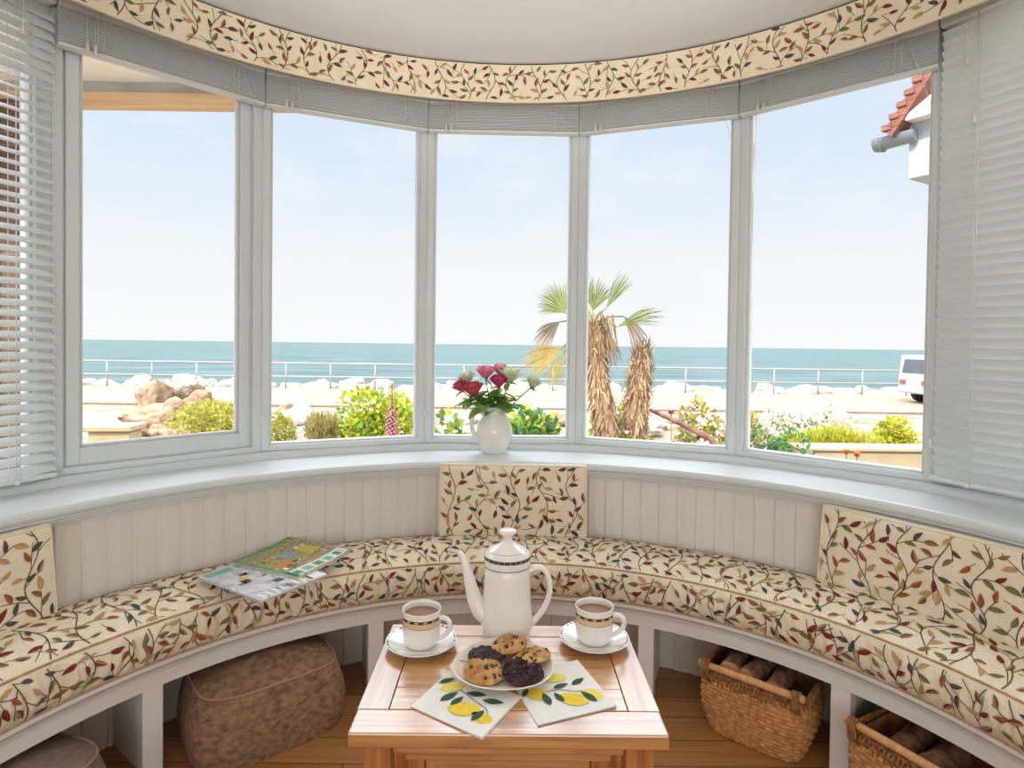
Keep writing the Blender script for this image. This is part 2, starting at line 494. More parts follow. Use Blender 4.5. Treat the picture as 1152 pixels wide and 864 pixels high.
def embroider(mb, surf, W, H, seed, **kw):
    vines, leaves = pattern(W, H, seed, **kw)
    for pts, wd in vines:
        V, F = [], []
        for i, (x, y) in enumerate(pts):
            a, b = pts[max(i - 1, 0)], pts[min(i + 1, len(pts) - 1)]
            d = math.hypot(b[0] - a[0], b[1] - a[1]) or 1
            nx, ny = -(b[1] - a[1]) / d * wd * 0.5, (b[0] - a[0]) / d * wd * 0.5
            V += [surf(x + nx, y + ny, 0.0012), surf(x - nx, y - ny, 0.0012)]
        for i in range(len(pts) - 1): F.append((2 * i, 2 * i + 1, 2 * i + 3, 2 * i + 2))
        mb.add(V, F, 1, True)
    for x, y, a, ln, c in leaves:
        ca, sa = math.cos(a), math.sin(a)
        wm = ln * 0.19
        V, n = [], 7
        bend = ln * 0.06 * (1 if c % 2 else -1)
        for i in range(n + 1):
            t = i / n
            hw = wm * math.sin(PI * t ** 0.82) ** 0.9 if 0 < t < 1 else 0.0
            o = bend * math.sin(PI * t)
            for q in (hw, 0, -hw):
                px, py = x + ca * t * ln - sa * (o + q), y + sa * t * ln + ca * (o + q)
                V.append(surf(px, py, 0.0018))
        F1 = [(3 * i, 3 * i + 1, 3 * i + 4, 3 * i + 3) for i in range(n)]
        F2 = [(3 * i + 1, 3 * i + 2, 3 * i + 5, 3 * i + 4) for i in range(n)]
        mb.add(V, F1, 2 + c, True)
        mb.add(V, F2, 2 + (c ^ 1), True)
# ------------------------------------------------------------------ pelmet
PR, PZ0, PZ1 = 1.470, 2.122, 2.264
mb = MB()
A0, A1 = math.radians(-80), math.radians(80)
def pel(th, z, off=0.0): return pol(th, PR - off + 0.0012 * noise.noise((th * 60, 0, 3)), z)
mb.grid(lambda u, v: pel(A0 + (A1 - A0) * u, PZ0 + (PZ1 - PZ0) * v), 420, 4)
ring(mb, [(PR + 0.002, PZ0 + 0.001), (PR + 0.018, PZ0 + 0.001), (PR + 0.018, PZ1), (PR + 0.002, PZ1)], A0, A1, 160)
embroider(mb, lambda x, y, o: pel(A0 + x / PR, PZ0 + y, o), (A1 - A0) * PR, PZ1 - PZ0, 11, spacing=0.095)
pelmet = mb.build('curved_pelmet', EMB)
tag(pelmet, 'curved pelmet in cream leaf fabric running round under the ceiling', 'pelmet')
ringo('piping', [(PR - 0.003, PZ0 - 0.004), (PR + 0.004, PZ0 - 0.004), (PR + 0.004, PZ0 + 0.003), (PR - 0.003, PZ0 + 0.003)], -80, 80, 160, FABRIC, pelmet)
ringo('gap_shade_strip', [(PR + 0.008, PZ1 - 0.01), (PR + 0.05, PZ1 - 0.01), (PR + 0.05, 2.2715), (PR + 0.008, 2.2715)], -80, 80, 120, DARK, pelmet)  # dark strip giving the gap above the pelmet its shade
# ------------------------------------------------------------------ window bench
BT = 0.317
bench = thing('window_bench', 'white curved built-in window bench with open bays below its seat', 'bench', (CX, CYY, 0))
def bring(name, prof, a0, a1, n):
    o = ringo(name, prof, a0, a1, n, BENCHW)
    o.parent = bench; o.location = (-CX, -CYY, 0)
    return o
bring('seat_board', [(1.405, 0.296), (1.405, BT), (1.176, BT), (1.168, BT - 0.004), (1.165, BT - 0.012), (1.168, 0.299), (1.174, 0.296)], -85, 85, 120)
bring('fascia', [(1.180, 0.243), (1.180, 0.2955), (1.206, 0.2955), (1.206, 0.243)], -85, 85, 120)
bring('moulding', [(1.1795, 0.2955), (1.1795, 0.284), (1.174, 0.286), (1.170, 0.2955)], -85, 85, 120)
for d in (-53.0, -21.5, 23.2, 51.2, 78.0, -79.0):
    th = math.radians(d)
    mb = MB()
    mb.box(-0.026, 0.026, 1.181, 1.222, 0.0, 0.2428)
    mb.box(-0.014, 0.014, 1.222, 1.40, 0.0, 0.2958)
    o = mb.build('post', BENCHW, bench, (0, 0, 0), -th)
    bevel(o, 0.003, 2)
# ------------------------------------------------------------------ seat cushion
PROF = [(1.403, 0.320), (1.404, 0.350), (1.404, 0.425), (1.398, 0.444), (1.378, 0.457), (1.34, 0.465), (1.30, 0.468), (1.25, 0.463), (1.21, 0.450), (1.182, 0.436), (1.166, 0.424),
        (1.160, 0.418), (1.154, 0.405), (1.150, 0.385), (1.150, 0.360), (1.155, 0.340), (1.162, 0.326), (1.166, 0.319)]
def resample(P, n):
    d = [0]
    for a, b in zip(P, P[1:]): d.append(d[-1] + math.dist(a, b))
    def ev(s):
        s = min(max(s, 0), d[-1])
        for i in range(len(P) - 1):
            if s <= d[i + 1] or i == len(P) - 2:
                t = (s - d[i]) / (d[i + 1] - d[i])
                p0, p1, p2, p3 = P[max(i - 1, 0)], P[i], P[i + 1], P[min(i + 2, len(P) - 1)]
                f = lambda k: 0.5 * (2 * p1[k] + (p2[k] - p0[k]) * t + (2 * p0[k] - 5 * p1[k] + 4 * p2[k] - p3[k]) * t * t + (3 * p1[k] - p0[k] - 3 * p2[k] + p3[k]) * t ** 3)
                return f(0), f(1)
    return d, ev
PD, PEV = resample(PROF, 0)
S_EDGE = PD[10]
C0, C1 = math.radians(-83), math.radians(83)
def cush(th, s, off=0.0):
    r, z = PEV(s)
    r1, z1 = PEV(s + 0.002); r0, z0 = PEV(s - 0.002)
    tr, tz = r1 - r0, z1 - z0
    l = math.hypot(tr, tz) or 1
    nr, nz = tz / l, -tr / l
    a = th * 1.16
    if s > S_EDGE:
        k = math.sin(PI * min(1, (s - S_EDGE) / (PD[-1] - S_EDGE)))
        off += k * (0.0125 * noise.noise((a * 52 + 0.6 * math.sin(s * 40), s * 4, 1.0)) + 0.003 * noise.noise((a * 90, s * 9, 7)))
    elif s > PD[3]:
        k = math.sin(PI * (s - PD[3]) / (S_EDGE - PD[3]))
        off += k * (0.005 * noise.noise((a * 4, s * 5, 2)) + 0.0018 * noise.noise((a * 22, s * 14, 5)))
    return pol(th, r + nr * off, z + nz * off)
mb = MB()
NS = 44
mb.grid(lambda u, v: cush(C0 + (C1 - C0) * u, PD[-1] * v), 760, NS)
for q in (C0, C1):
    V = [cush(q, PD[-1] * j / NS) for j in range(NS + 1)]
    mb.add(V, [tuple(range(NS + 1)) if q < 0 else tuple(range(NS, -1, -1))])
mb.add([pol(C0 + (C1 - C0) * i / 80, r, 0.3195) for i in range(81) for r in (1.166, 1.403)], [(2 * i, 2 * i + 1, 2 * i + 3, 2 * i + 2) for i in range(80)])
UL = (C1 - C0) * 1.16
embroider(mb, lambda x, y, o: cush(C0 + x / 1.16, S_EDGE - 0.006 - y, o), UL, S_EDGE - PD[3] - 0.01, 21)
embroider(mb, lambda x, y, o: cush(C0 + x / 1.16, S_EDGE + 0.006 + y, o + 0.0010), UL, PD[-1] - S_EDGE - 0.010, 22, spacing=0.068, leaf=0.035, gap=0.022)
seatc = mb.build('seat_cushion', EMB)
tag(seatc, 'long curved seat cushion in cream leaf fabric lying on the white bench', 'cushion')
for nm, s, rr_c in (('top_piping', S_EDGE, 0.0030), ('bottom_piping', PD[-1] - 0.004, 0.0026), ('back_piping', PD[3] + 0.004, 0.0030)):
    m2 = MB()
    m2.tube([cush(C0 + (C1 - C0) * i / 260, s, 0.002) for i in range(261)], rr_c, 8)
    m2.build(nm, PIPING, seatc)
# ------------------------------------------------------------------ back cushions
def pillow(name, label, deg, rad, W, H, T, z, tilt, seed, group):
    th = math.radians(deg)
    p = pol(th, rad, z)
    mb = MB()
    def front(x, y, off=0.0, sgn=-1):
        u, v = 2 * x / W - 1, 2 * y / H - 1
        k = max(0.0, (1 - abs(u) ** 8)) ** 0.5 * max(0.0, (1 - abs(v) ** 8)) ** 0.5
        t = T * 0.5 * (0.62 + 0.38 * k) if abs(u) < 1 and abs(v) < 1 else T * 0.31
        t += 0.006 * (1 - u * u) * (1 - v * v)
        t += 0.006 * noise.noise((x * 24 + seed, y * 3.0, 1)) * k + 0.003 * noise.noise((x * 6, y * 7, seed)) * k
        return Vector((x - W / 2, sgn * (t + off), y))
    mb.grid(lambda a, b: front(a * W, b * H), 60, 36)
    mb.grid(lambda a, b: front((1 - a) * W, b * H, 0, 1), 30, 18)
    e = 0.0
    for (fa, fb) in (((lambda q: (q, 0)), 1), ((lambda q: (q, 1)), 1), ((lambda q: (0, q)), 1), ((lambda q: (1, q)), 1)):
        V = []
        for i in range(31):
            a, b = fa(i / 30)
            c = front(a * W, b * H); d = c.copy(); d.y = -c.y
            o = Vector(((a - 0.5) * 0.0 + (0.006 if a == 1 else -0.006 if a == 0 else 0), 0, (0.006 if b == 1 else -0.006 if b == 0 else 0)))
            if b in (0, 1): o.x = 0
            V += [c, (c + d) / 2 + o, d]
        mb.add(V, [(3 * i + k, 3 * i + 1 + k, 3 * i + 4 + k, 3 * i + 3 + k) for i in range(30) for k in (0, 1)], 0, True)
    embroider(mb, lambda x, y, o: front(x, y, o), W, H, seed, spacing=0.10, leaf=0.036, gap=0.0245)
    o = mb.build(name, EMB)
    o.location = p
    o.rotation_euler = (-tilt, 0, -th)
    tag(o, label, 'cushion', group)
    m2 = MB()
    c = [front(0, 0), front(W, 0), front(W, H), front(0, H)]
    loop = []
    for i in range(4):
        a, b = c[i], c[(i + 1) % 4]
        for q in range(12): loop.append(a.lerp(b, q / 12) + Vector((0, -0.001, 0)))
    loop.append(loop[0])
    m2.tube(loop, 0.003, 6)
    m2.build('piping', FABRIC, o)
    return o
G = 'leaf fabric back cushions along the panelling'
pillow('back_cushion', 'wide flat leaf fabric cushion propped in the middle under the jug of roses', 0.9, 1.335, 0.545, 0.262, 0.05, 0.462, 0.07, 31, G)
pillow('back_cushion', 'largest looking leaf fabric cushion propped at right below the closed blind', 57.4, 1.335, 0.56, 0.232, 0.05, 0.458, 0.10, 32, G)
pillow('back_cushion', 'leaf fabric cushion at far left cut off by the picture edge', -71.9, 1.335, 0.545, 0.232, 0.05, 0.458, 0.10, 33, G)
# ------------------------------------------------------------------ venetian blinds
BW = 2 * 1.576 * T_ - 0.004
def blind_root(k, label):
    th = OFF + k * STEP
    return thing('venetian_blind', label, 'blind', pol(th, 1.595, 0), -th, 'white venetian blinds in the bay'), th
def tassel(mb, x, y, z):
    mb.lathe([(0.0, 0.002), (0.0035, 0.0), (0.006, -0.026), (0.0055, -0.030), (0.0, -0.030)], 10, (x, y, z))
def pull(root, pts, zt):
    m = MB(); m.tube(pts, 0.0011, 6)
    c = m.build('pull_cord', CORD, root)
    t = MB(); tassel(t, pts[-1][0], pts[-1][1], zt)
    t.build('tassel', TASSEL, c)
ZB = 2.040
def raised(k, label):
    root, th = blind_root(k, label)
    rnd = random.Random(k + 50)
    m = MB()
    z = ZB + 0.013
    while z < 2.148:
        j = rnd.uniform(-0.0018, 0.0018)
        m.box(-BW / 2 + rnd.uniform(0, 0.002), BW / 2 - rnd.uniform(0, 0.002), -0.0175 + j, 0.0175 + j, z, z + 0.0024)
        z += 0.0052
    m.build('slats', BLIND, root)
    m = MB(); m.box(-BW / 2, BW / 2, -0.018, 0.018, ZB, ZB + 0.010, b=0.002)
    m.build('bottom_rail', BLIND, root)
    m = MB(); m.box(-BW / 2, BW / 2, -0.02, 0.022, 2.152, 2.195, b=0.002)
    m.build('headrail', BLIND, root)
    for x in (-0.20, 0.20):
        m = MB()
        for dx in (-0.009, 0.009):
            pts = [(x + dx + rnd.uniform(-0.002, 0.002), -0.0205 - rnd.uniform(0, 0.004), ZB + 0.002 + i * 0.012) for i in range(12)]
            m.tube(pts, 0.0012, 6)
        for i in range(9):
            zz = ZB + 0.02 + i * 0.013
            m.tube([(x - 0.009, -0.021, zz), (x, -0.0265, zz - 0.005), (x + 0.009, -0.021, zz + 0.002)], 0.0009, 5)
        m.build('ladder_cord', CORD, root)
    # short cords with two tassels near the left end, long cord tied back along the post at the right end
    for dx, dz in ((0.0, 0.030), (0.020, 0.024)):
        pull(root, [(-0.235 + dx, -0.022, 2.15), (-0.235 + dx, -0.024, 2.08), (-0.235 + dx, -0.026, ZB + dz)], ZB + dz)
    xe = BW / 2 - 0.004
    pull(root, [(xe - 0.08, -0.022, 2.15), (xe - 0.05, -0.024, 2.06), (xe - 0.012, -0.012, 1.93), (xe + 0.003, -0.004, 1.88), (xe + 0.006, 0.0, 1.5), (xe + 0.008, 0.0, 1.1), (xe + 0.006, 0.002, 0.90)], 0.90)
raised(-2, 'raised white blind over the opening casement by the porch beam')
raised(-1, 'raised white blind over the window with the bright bush')
raised(0, 'raised white blind directly above the jug of roses')
raised(1, 'raised white blind above the palm')
raised(2, 'raised white blind above the neighbouring roof gutter')
def lowered(k, label, tilt, zbot, wd=0.036, pitch=0.0300, clear=0.0):
    root, th = blind_root(k, label)
    rnd = random.Random(k + 90)
    m = MB()
    z = zbot + 0.030
    while z < 2.140:
        t = tilt + rnd.uniform(-0.03, 0.03) + (clear if z > 1.93 else 0)
        M = Matrix.Translation((0, 0, z)) @ Matrix.Rotation(-t, 4, 'X')
        V, F = [], []
        for x in (-BW / 2, BW / 2):
            for i in range(5):
                q = i / 4 - 0.5
                V.append(M @ Vector((x, q * wd, 0.002 * (1 - 4 * q * q) + 0.0011)))
            for i in range(5):
                q = 0.5 - i / 4
                V.append(M @ Vector((x, q * wd, 0.002 * (1 - 4 * q * q) - 0.0011)))
        F = [(i, (i + 1) % 10, 10 + (i + 1) % 10, 10 + i) for i in range(10)] + [tuple(range(9, -1, -1)), tuple(range(10, 20))]
        m.add(V, F)
        z += pitch
    m.build('slats', BLIND, root, fix=True)
    m = MB(); m.box(-BW / 2, BW / 2, -0.02, 0.02, zbot, zbot + 0.014, b=0.003)
    m.build('bottom_rail', BLIND, root)
    m = MB(); m.box(-BW / 2, BW / 2, -0.02, 0.022, 2.152, 2.195, b=0.002)
    m.build('headrail', BLIND, root)
    for x in (-0.20, 0.20):
        m = MB()
        for dy in (-0.019, 0.019): m.tube([(x, dy, zbot + 0.01), (x, dy, 2.15)], 0.0011, 6)
        m.tube([(x + 0.008, -0.0205, zbot + 0.01), (x + 0.008, -0.0205, 2.15)], 0.0009, 6)
        c = m.build('ladder_cord', CORD, root)
        m = MB(); m.lathe([(0, -0.009), (0.006, -0.006), (0.008, 0), (0.006, 0.006), (0, 0.009)], 12, (x, -0.021, zbot + 0.004))
        m.build('cord_stop', TASSEL, c)
    return root
lb = lowered(-3, 'lowered white blind with half open slats at the far left', math.radians(-32), 0.766, clear=math.radians(-28))
rb = lowered(3, 'lowered white blind with closed slats at the far right', math.radians(62), 0.775)
pull(lb, [(0.215, -0.024, 2.15), (0.215, -0.026, 2.05)], 2.05)
pull(rb, [(-0.225, -0.026, 2.15), (-0.225, -0.028, 2.04)], 2.04)
pull(rb, [(-0.20, -0.026, 2.15), (-0.20, -0.028, 1.86)], 1.86)
# ------------------------------------------------------------------ table
TX, TYA, TYB, TZ = 0.009, 1.000, 1.396, 0.515
TW = 0.273
table = thing('occasional_table', 'small square edged oak table in front of the curved seat', 'table', (TX, (TYA + TYB) / 2, 0))
hd = (TYB - TYA) / 2
def tpart(name, boxes, m, b=0.003):
    mb = MB()
    for bx in boxes: mb.box(*bx)
    o = mb.build(name, m, table)
    if b: bevel(o, b, 2)
    return o
zt, zb = TZ, TZ - 0.026
BX, BY = 0.056, 0.068
tpart('frame_board', [(-TW, TW, -hd, -hd + BY, zb, zt)], OAKX)
tpart('frame_board', [(-TW, TW, hd - 0.055, hd, zb, zt)], OAKX)
tpart('frame_board', [(-TW, -TW + BX, -hd + BY + 0.0002, hd - 0.0552, zb, zt)], OAKY, 0.001)
tpart('frame_board', [(TW - BX, TW, -hd + BY + 0.0002, hd - 0.0552, zb, zt)], OAKY, 0.001)
px0, px1, py0, py1 = -TW + BX + 0.0016, TW - BX - 0.0016, -hd + BY + 0.0018, hd - 0.0568
nb = 4
for i in range(nb):
    ya, yb_ = py0 + (py1 - py0) * i / nb, py0 + (py1 - py0) * (i + 1) / nb
    tpart('panel_board', [(px0, px1, ya + 0.0003, yb_ - 0.0003, zb + 0.004, zt - 0.0006)], OAKX, 0.0008)
tpart('panel_backing', [(-TW + 0.03, TW - 0.03, -hd + 0.03, hd - 0.03, zb - 0.004, zb + 0.0035)], DARK, 0)
for sx in (-1, 1):
    for sy in (-1, 1):
        x0, x1 = sorted((sx * (TW - 0.022), sx * (TW - 0.070)))
        y0, y1 = sorted((sy * (hd - 0.018), sy * (hd - 0.064)))
        tpart('leg', [(x0, x1, y0, y1, 0.0, zb - 0.0002)], OAKZ)
for sy in (-1, 1):
    y0, y1 = sorted((sy * (hd - 0.030), sy * (hd - 0.048)))
    tpart('apron', [(-TW + 0.0702, TW - 0.0702, y0, y1, zb - 0.030, zb - 0.0045)], OAKX)
for sx in (-1, 1):
    x0, x1 = sorted((sx * (TW - 0.034), sx * (TW - 0.052)))
    tpart('apron', [(x0, x1, -hd + 0.0642, hd - 0.0642, zb - 0.030, zb - 0.0045)], OAKY)
nest = thing('nest_table', 'smaller oak table tucked under the square edged oak table', 'table', (TX, (TYA + TYB) / 2 + 0.01, 0))
def npart(name, bx, m):
    mb = MB(); mb.box(*bx)
    bevel(mb.build(name, m, nest), 0.003, 2)
npart('tabletop', (-0.185, 0.185, -0.150, 0.150, 0.428, 0.452), OAKX)
npart('apron', (-0.150, 0.150, -0.135, -0.120, 0.360, 0.4278), OAKX)
npart('apron', (-0.150, 0.150, 0.120, 0.135, 0.360, 0.4278), OAKX)
for sx in (-1, 1):
    for sy in (-1, 1):
        x0, x1 = sorted((sx * 0.1505, sx * 0.182)); y0, y1 = sorted((sy * 0.110, sy * 0.143))
        npart('leg', (x0, x1, y0, y1, 0.0, 0.4278), OAKZ)
# ------------------------------------------------------------------ china
CHINA = mat('white_china', (240, 236, 228), 0.12, (237, 232, 224), 5, coat=0.5)
NAVY = mat('navy_band_print', (44, 48, 62), 0.15, (66, 66, 76), 90, coat=0.5)
BEIGE = mat('beige_band_print', (226, 198, 160), 0.15, (220, 190, 150), 20, coat=0.5)
GREEN = mat('dark_green_band_print', (44, 66, 62), 0.15, (34, 50, 52), 60, coat=0.5)
COFFEE = mat('milky_coffee', (150, 112, 86), 0.06, (142, 104, 78), 10)
GOLD = mat('gold_speck_print', (216, 178, 112), 0.2)
pot = thing('coffee_pot', 'tall white china coffee pot standing on the table', 'coffee pot', (0.004, 1.340, TZ))
mb = MB()
PP = [(0.0, 0.003), (0.046, 0.003), (0.048, 0.0), (0.051, 0.0), (0.0515, 0.005), (0.054, 0.012), (0.0575, 0.022), (0.0580, 0.034), (0.0565, 0.055), (0.0545, 0.085), (0.0530, 0.115),
      (0.0523, 0.140), (0.0518, 0.150), (0.0505, 0.157), (0.0490, 0.160), (0.0490, 0.168), (0.0470, 0.168), (0.0470, 0.120), (0.0, 0.118)]
mb.lathe(PP, 64)
mb.build('body', CHINA, pot)
mb = MB()
LP = [(0.0, 0.1630), (0.0485, 0.1630), (0.0518, 0.1632), (0.0524, 0.1645), (0.0524, 0.1660), (0.0526, 0.1790), (0.0526, 0.1805), (0.0526, 0.1880), (0.0523, 0.1890), (0.0505, 0.1925), (0.0455, 0.1975), (0.0440, 0.1985),
      (0.0430, 0.1990), (0.034, 0.2040), (0.022, 0.2095), (0.0145, 0.2140), (0.0112, 0.2190), (0.0102, 0.2240), (0.0108, 0.2285), (0.0160, 0.2330)]
mm = [0] * (len(LP) - 1)
mm[3] = 1; mm[6] = 1; mm[11] = 2
mb.lathe(LP, 64, mats=mm)
for i in range(26):
    t = 2 * PI * i / 26
    c = Vector((math.cos(t), math.sin(t), 0)); d = Vector((-math.sin(t), math.cos(t), 0))
    for q, zz in ((0.0016, 0.1842),):
        p = c * 0.0529 + Vector((0, 0, zz))
        mb.add([p - d * q, p + Vector((0, 0, -0.0014)), p + d * q, p + Vector((0, 0, 0.0014))], [(0, 1, 2, 3)], 3 if i % 2 else 0)
    p = c * 0.0528 + Vector((0, 0, 0.1735))
    if i % 4 == 0:
        for dx in (-0.003, 0, 0.003):
            q = p + d * dx
            mb.add([q - d * 0.001, q + Vector((0, 0, -0.001)), q + d * 0.001, q + Vector((0, 0, 0.001))], [(0, 1, 2, 3)], 3)
lid = mb.build('lid', [CHINA, GREEN, NAVY, GOLD], pot)
mb = MB()
mb.lathe([(0.0158, 0.2325), (0.0195, 0.2355), (0.0205, 0.2385), (0.0195, 0.2420), (0.016, 0.2440), (0.008, 0.2450), (0.0, 0.2452)], 40)
mb.build('knob', CHINA, lid)
mb = MB()
def bez(P, n):
    out = []
    for i in range(n + 1):
        t = i / n; Q = [Vector(p) for p in P]
        while len(Q) > 1: Q = [a.lerp(b, t) for a, b in zip(Q, Q[1:])]
        out.append(Q[0])
    return out
sp_ = bez([(-0.044, 0, 0.050), (-0.078, 0, 0.060), (-0.082, 0, 0.125), (-0.092, 0, 0.165), (-0.104, 0, 0.186)], 18) + [Vector((-0.111, 0, 0.191))]
mb.tube(sp_, [0.0255 - 0.0012 * i if i < 6 else max(0.0072, 0.0185 - 0.0010 * (i - 6)) for i in range(len(sp_))], 20, flat=0.9)
mb.build('spout', CHINA, pot)
mb = MB()
hp = bez([(0.046, 0, 0.148), (0.075, 0, 0.176), (0.108, 0, 0.160), (0.112, 0, 0.085), (0.084, 0, 0.058), (0.050, 0, 0.026)], 26)
mb.tube(hp, [0.0072 + 0.0022 * (abs(i - 13) / 13) ** 3 for i in range(len(hp))], 14, flat=0.85)
mb.build('handle', CHINA, pot)
def saucer(x, y, label):
    mb = MB()
    P = [(0.0, 0.004), (0.030, 0.004), (0.032, 0.0), (0.036, 0.0), (0.040, 0.003), (0.058, 0.0085), (0.072, 0.0135), (0.0765, 0.0160), (0.0772, 0.0172), (0.0762, 0.0180),
         (0.0745, 0.0176), (0.0700, 0.0158), (0.056, 0.0112), (0.044, 0.0080), (0.040, 0.0072), (0.0, 0.0072)]
    m = [0] * (len(P) - 1)
    mb.lathe(P, 64, mats=m)
    for i in range(40):                  # dashed print round the rim
        a0, a1 = 2 * PI * i / 40, 2 * PI * (i + 0.62) / 40
        V = []
        for a in (a0, (a0 + a1) / 2, a1):
            for r, z in ((0.0708, 0.01645), (0.0742, 0.01775)): V.append((r * math.cos(a), r * math.sin(a), z))
        mb.add(V, [(0, 1, 3, 2), (2, 3, 5, 4)], 1 if i % 4 else 2)
    o = mb.build('saucer', [CHINA, NAVY, BEIGE], loc=(x, y, TZ))
    return tag(o, label, 'saucer', 'saucers on the oak table')
def cup(x, y, rot, label):
    root = thing('coffee_cup', label, 'cup', (x, y, TZ + 0.0074), rot, 'coffee cups on the oak table')
    mb = MB()
    P = [(0.0, 0.002), (0.030, 0.002), (0.031, 0.0), (0.034, 0.0), (0.0365, 0.004), (0.0400, 0.012), (0.0410, 0.022), (0.0413, 0.046), (0.0414, 0.0468), (0.0415, 0.0478), (0.0416, 0.0588),
         (0.0418, 0.0650), (0.0422, 0.0760), (0.0424, 0.0772), (0.0414, 0.0782), (0.0402, 0.0774), (0.0398, 0.0700), (0.0395, 0.030), (0.030, 0.006), (0.0, 0.006)]
    m = [0] * (len(P) - 1)
    m[8] = 1; m[9] = 2; m[10] = 1
    mb.lathe(P, 56, mats=m)
    for i in range(28):
        t = 2 * PI * (i + 0.5) / 28
        c = Vector((math.cos(t), math.sin(t), 0)); d = Vector((-math.sin(t), math.cos(t), 0))
        p = c * 0.04215 + Vector((0, 0, 0.0618))
        if i % 2:
            mb.add([p - d * 0.0042 + Vector((0, 0, -0.0016)), p + d * 0.0036 + Vector((0, 0, -0.0018)), p + d * 0.0046 + Vector((0, 0, 0.0018)), p - d * 0.003 + Vector((0, 0, 0.0016))], [(0, 1, 2, 3)], 3)
    mb.build('body', [CHINA, NAVY, BEIGE, GOLD], root)
    mb = MB(); mb.lathe([(0.0, 0.0640), (0.0397, 0.0640)], 48); mb.build('coffee', COFFEE, root, fix=True)
    mb = MB()
    h = bez([(0.0395, 0, 0.060), (0.055, 0, 0.066), (0.076, 0, 0.062), (0.070, 0, 0.032), (0.056, 0, 0.024), (0.0392, 0, 0.016)], 20)
    mb.tube(h, 0.0042, 10, flat=1.3)
    mb.build('handle', CHINA, root)
saucer(-0.181, 1.292, 'white saucer with dashed rim under the left hand cup')
saucer(0.198, 1.314, 'white saucer with dashed rim under the right hand cup')
cup(-0.181, 1.292, -0.25, 'banded white cup of milky coffee left of the coffee pot')
cup(0.198, 1.314, -0.25, 'banded white cup of milky coffee right of the coffee pot')
# ------------------------------------------------------------------ napkins with printed lemons
NAPKIN = mat('paper_napkin', (240, 238, 230), 0.9, (234, 231, 222), 30, bump=0.1, bscale=150, spec=0.1)
LEMON = mat('lemon_print', (238, 214, 84), 0.9, (228, 198, 62), 120, spec=0.1)
LEMONP = mat('pale_lemon_print', (242, 224, 128), 0.9, (234, 212, 96), 120, spec=0.1)
PLEAF = mat('leaf_print', (72, 104, 84), 0.9, (56, 84, 66), 90, spec=0.1)
TWIG = mat('twig_print', (108, 92, 84), 0.9, spec=0.1)
def napkin(corn, lem, lea, twig, label, seed):
    c0 = sum((Vector((x, y, 0)) for x, y in corn), Vector()) / 4
    mb = MB()
    P = [Vector((x, y, 0)) - c0 for x, y in corn]
    def s(u, v, z):
        p = P[0].lerp(P[1], u).lerp(P[3].lerp(P[2], u), v)
        p.z = z
        return p
    for lay in range(4):                 # four folded layers, slightly out of line
        k = 0.004 * lay
        q = lambda u, v, z, k=k: s(u * (1 - k) + k * 0.5, v * (1 - k * 0.6), z)
        zz = 0.0004 * lay
        lift = lambda u, v: 0.0010 + 0.0025 * (max(0, u - 0.6) ** 2 + max(0, 0.25 - v) ** 2) * 4
        mb.grid(lambda u, v: q(u, v, zz + (lift(u, v) if lay == 3 else 0.0004)), 12, 12)
        mb.grid(lambda u, v: q(1 - u, v, zz), 2, 2)
        hz = lambda u, v: zz + (lift(u, v) if lay == 3 else 0.0004)
        for fa in (lambda t: (t, 0), lambda t: (1, t), lambda t: (1 - t, 1), lambda t: (0, 1 - t)):
            V = []
            for i in range(13):
                u, v = fa(i / 12)
                V += [q(u, v, 0.0 if lay == 3 else zz), q(u, v, hz(u, v))]
            mb.add(V, [(2 * i, 2 * i + 2, 2 * i + 3, 2 * i + 1) for i in range(12)])
    def top(x, y, dz):
        # height of the top layer under a printed point
        return 0.0012 + 0.0018 + dz
    def blob(x, y, a, rx, ry, mi, dz, tip=0.0, pts=24):
        V = []
        for i in range(pts):
            t = 2 * PI * i / pts
            ex = math.cos(t); ey = math.sin(t)
            px, py = rx * ex * (1 + tip * abs(ex) ** 6), ry * ey
            V.append((x - c0.x + px * math.cos(a) - py * math.sin(a), y - c0.y + px * math.sin(a) + py * math.cos(a), top(0, 0, dz)))
        mb.add(V, [tuple(range(pts))], mi)
    def leaf2(x, y, a, ln, dz):
        V = []
        n = 8
        for sgn in (1, -1):
            for i in range(n + 1) if sgn > 0 else range(n - 1, 0, -1):
                t = i / n
                w_ = sgn * ln * 0.2 * math.sin(PI * t ** 0.9)
                px, py = (t - 0.5) * ln, w_
                V.append((x - c0.x + px * math.cos(a) - py * math.sin(a), y - c0.y + px * math.sin(a) + py * math.cos(a), top(0, 0, dz)))
        mb.add(V, [tuple(range(len(V) - 1, -1, -1))], 3)
    for i in range(len(twig) - 1):
        a, b = Vector(twig[i]), Vector(twig[i + 1])
        d = (b - a).normalized(); nn = Vector((-d.y, d.x)) * 0.0009
        V = [(p.x - c0.x, p.y - c0.y, top(0, 0, 0.0002)) for p in (a - nn, b - nn, b + nn, a + nn)]
        mb.add(V, [(0, 1, 2, 3)], 4)
    for x, y, a, r, m in lem: blob(x, y, a, r, r * 0.74, m, 0.0004, 0.14)
    for x, y, a, ln in lea: leaf2(x, y, a, ln, 0.0007)
    o = mb.build('paper_napkin', [NAPKIN, LEMON, LEMONP, PLEAF, TWIG])
    o.location = (c0.x, c0.y, TZ + 0.0004)
    tag(o, label, 'napkin', 'lemon print paper napkins on the oak table')
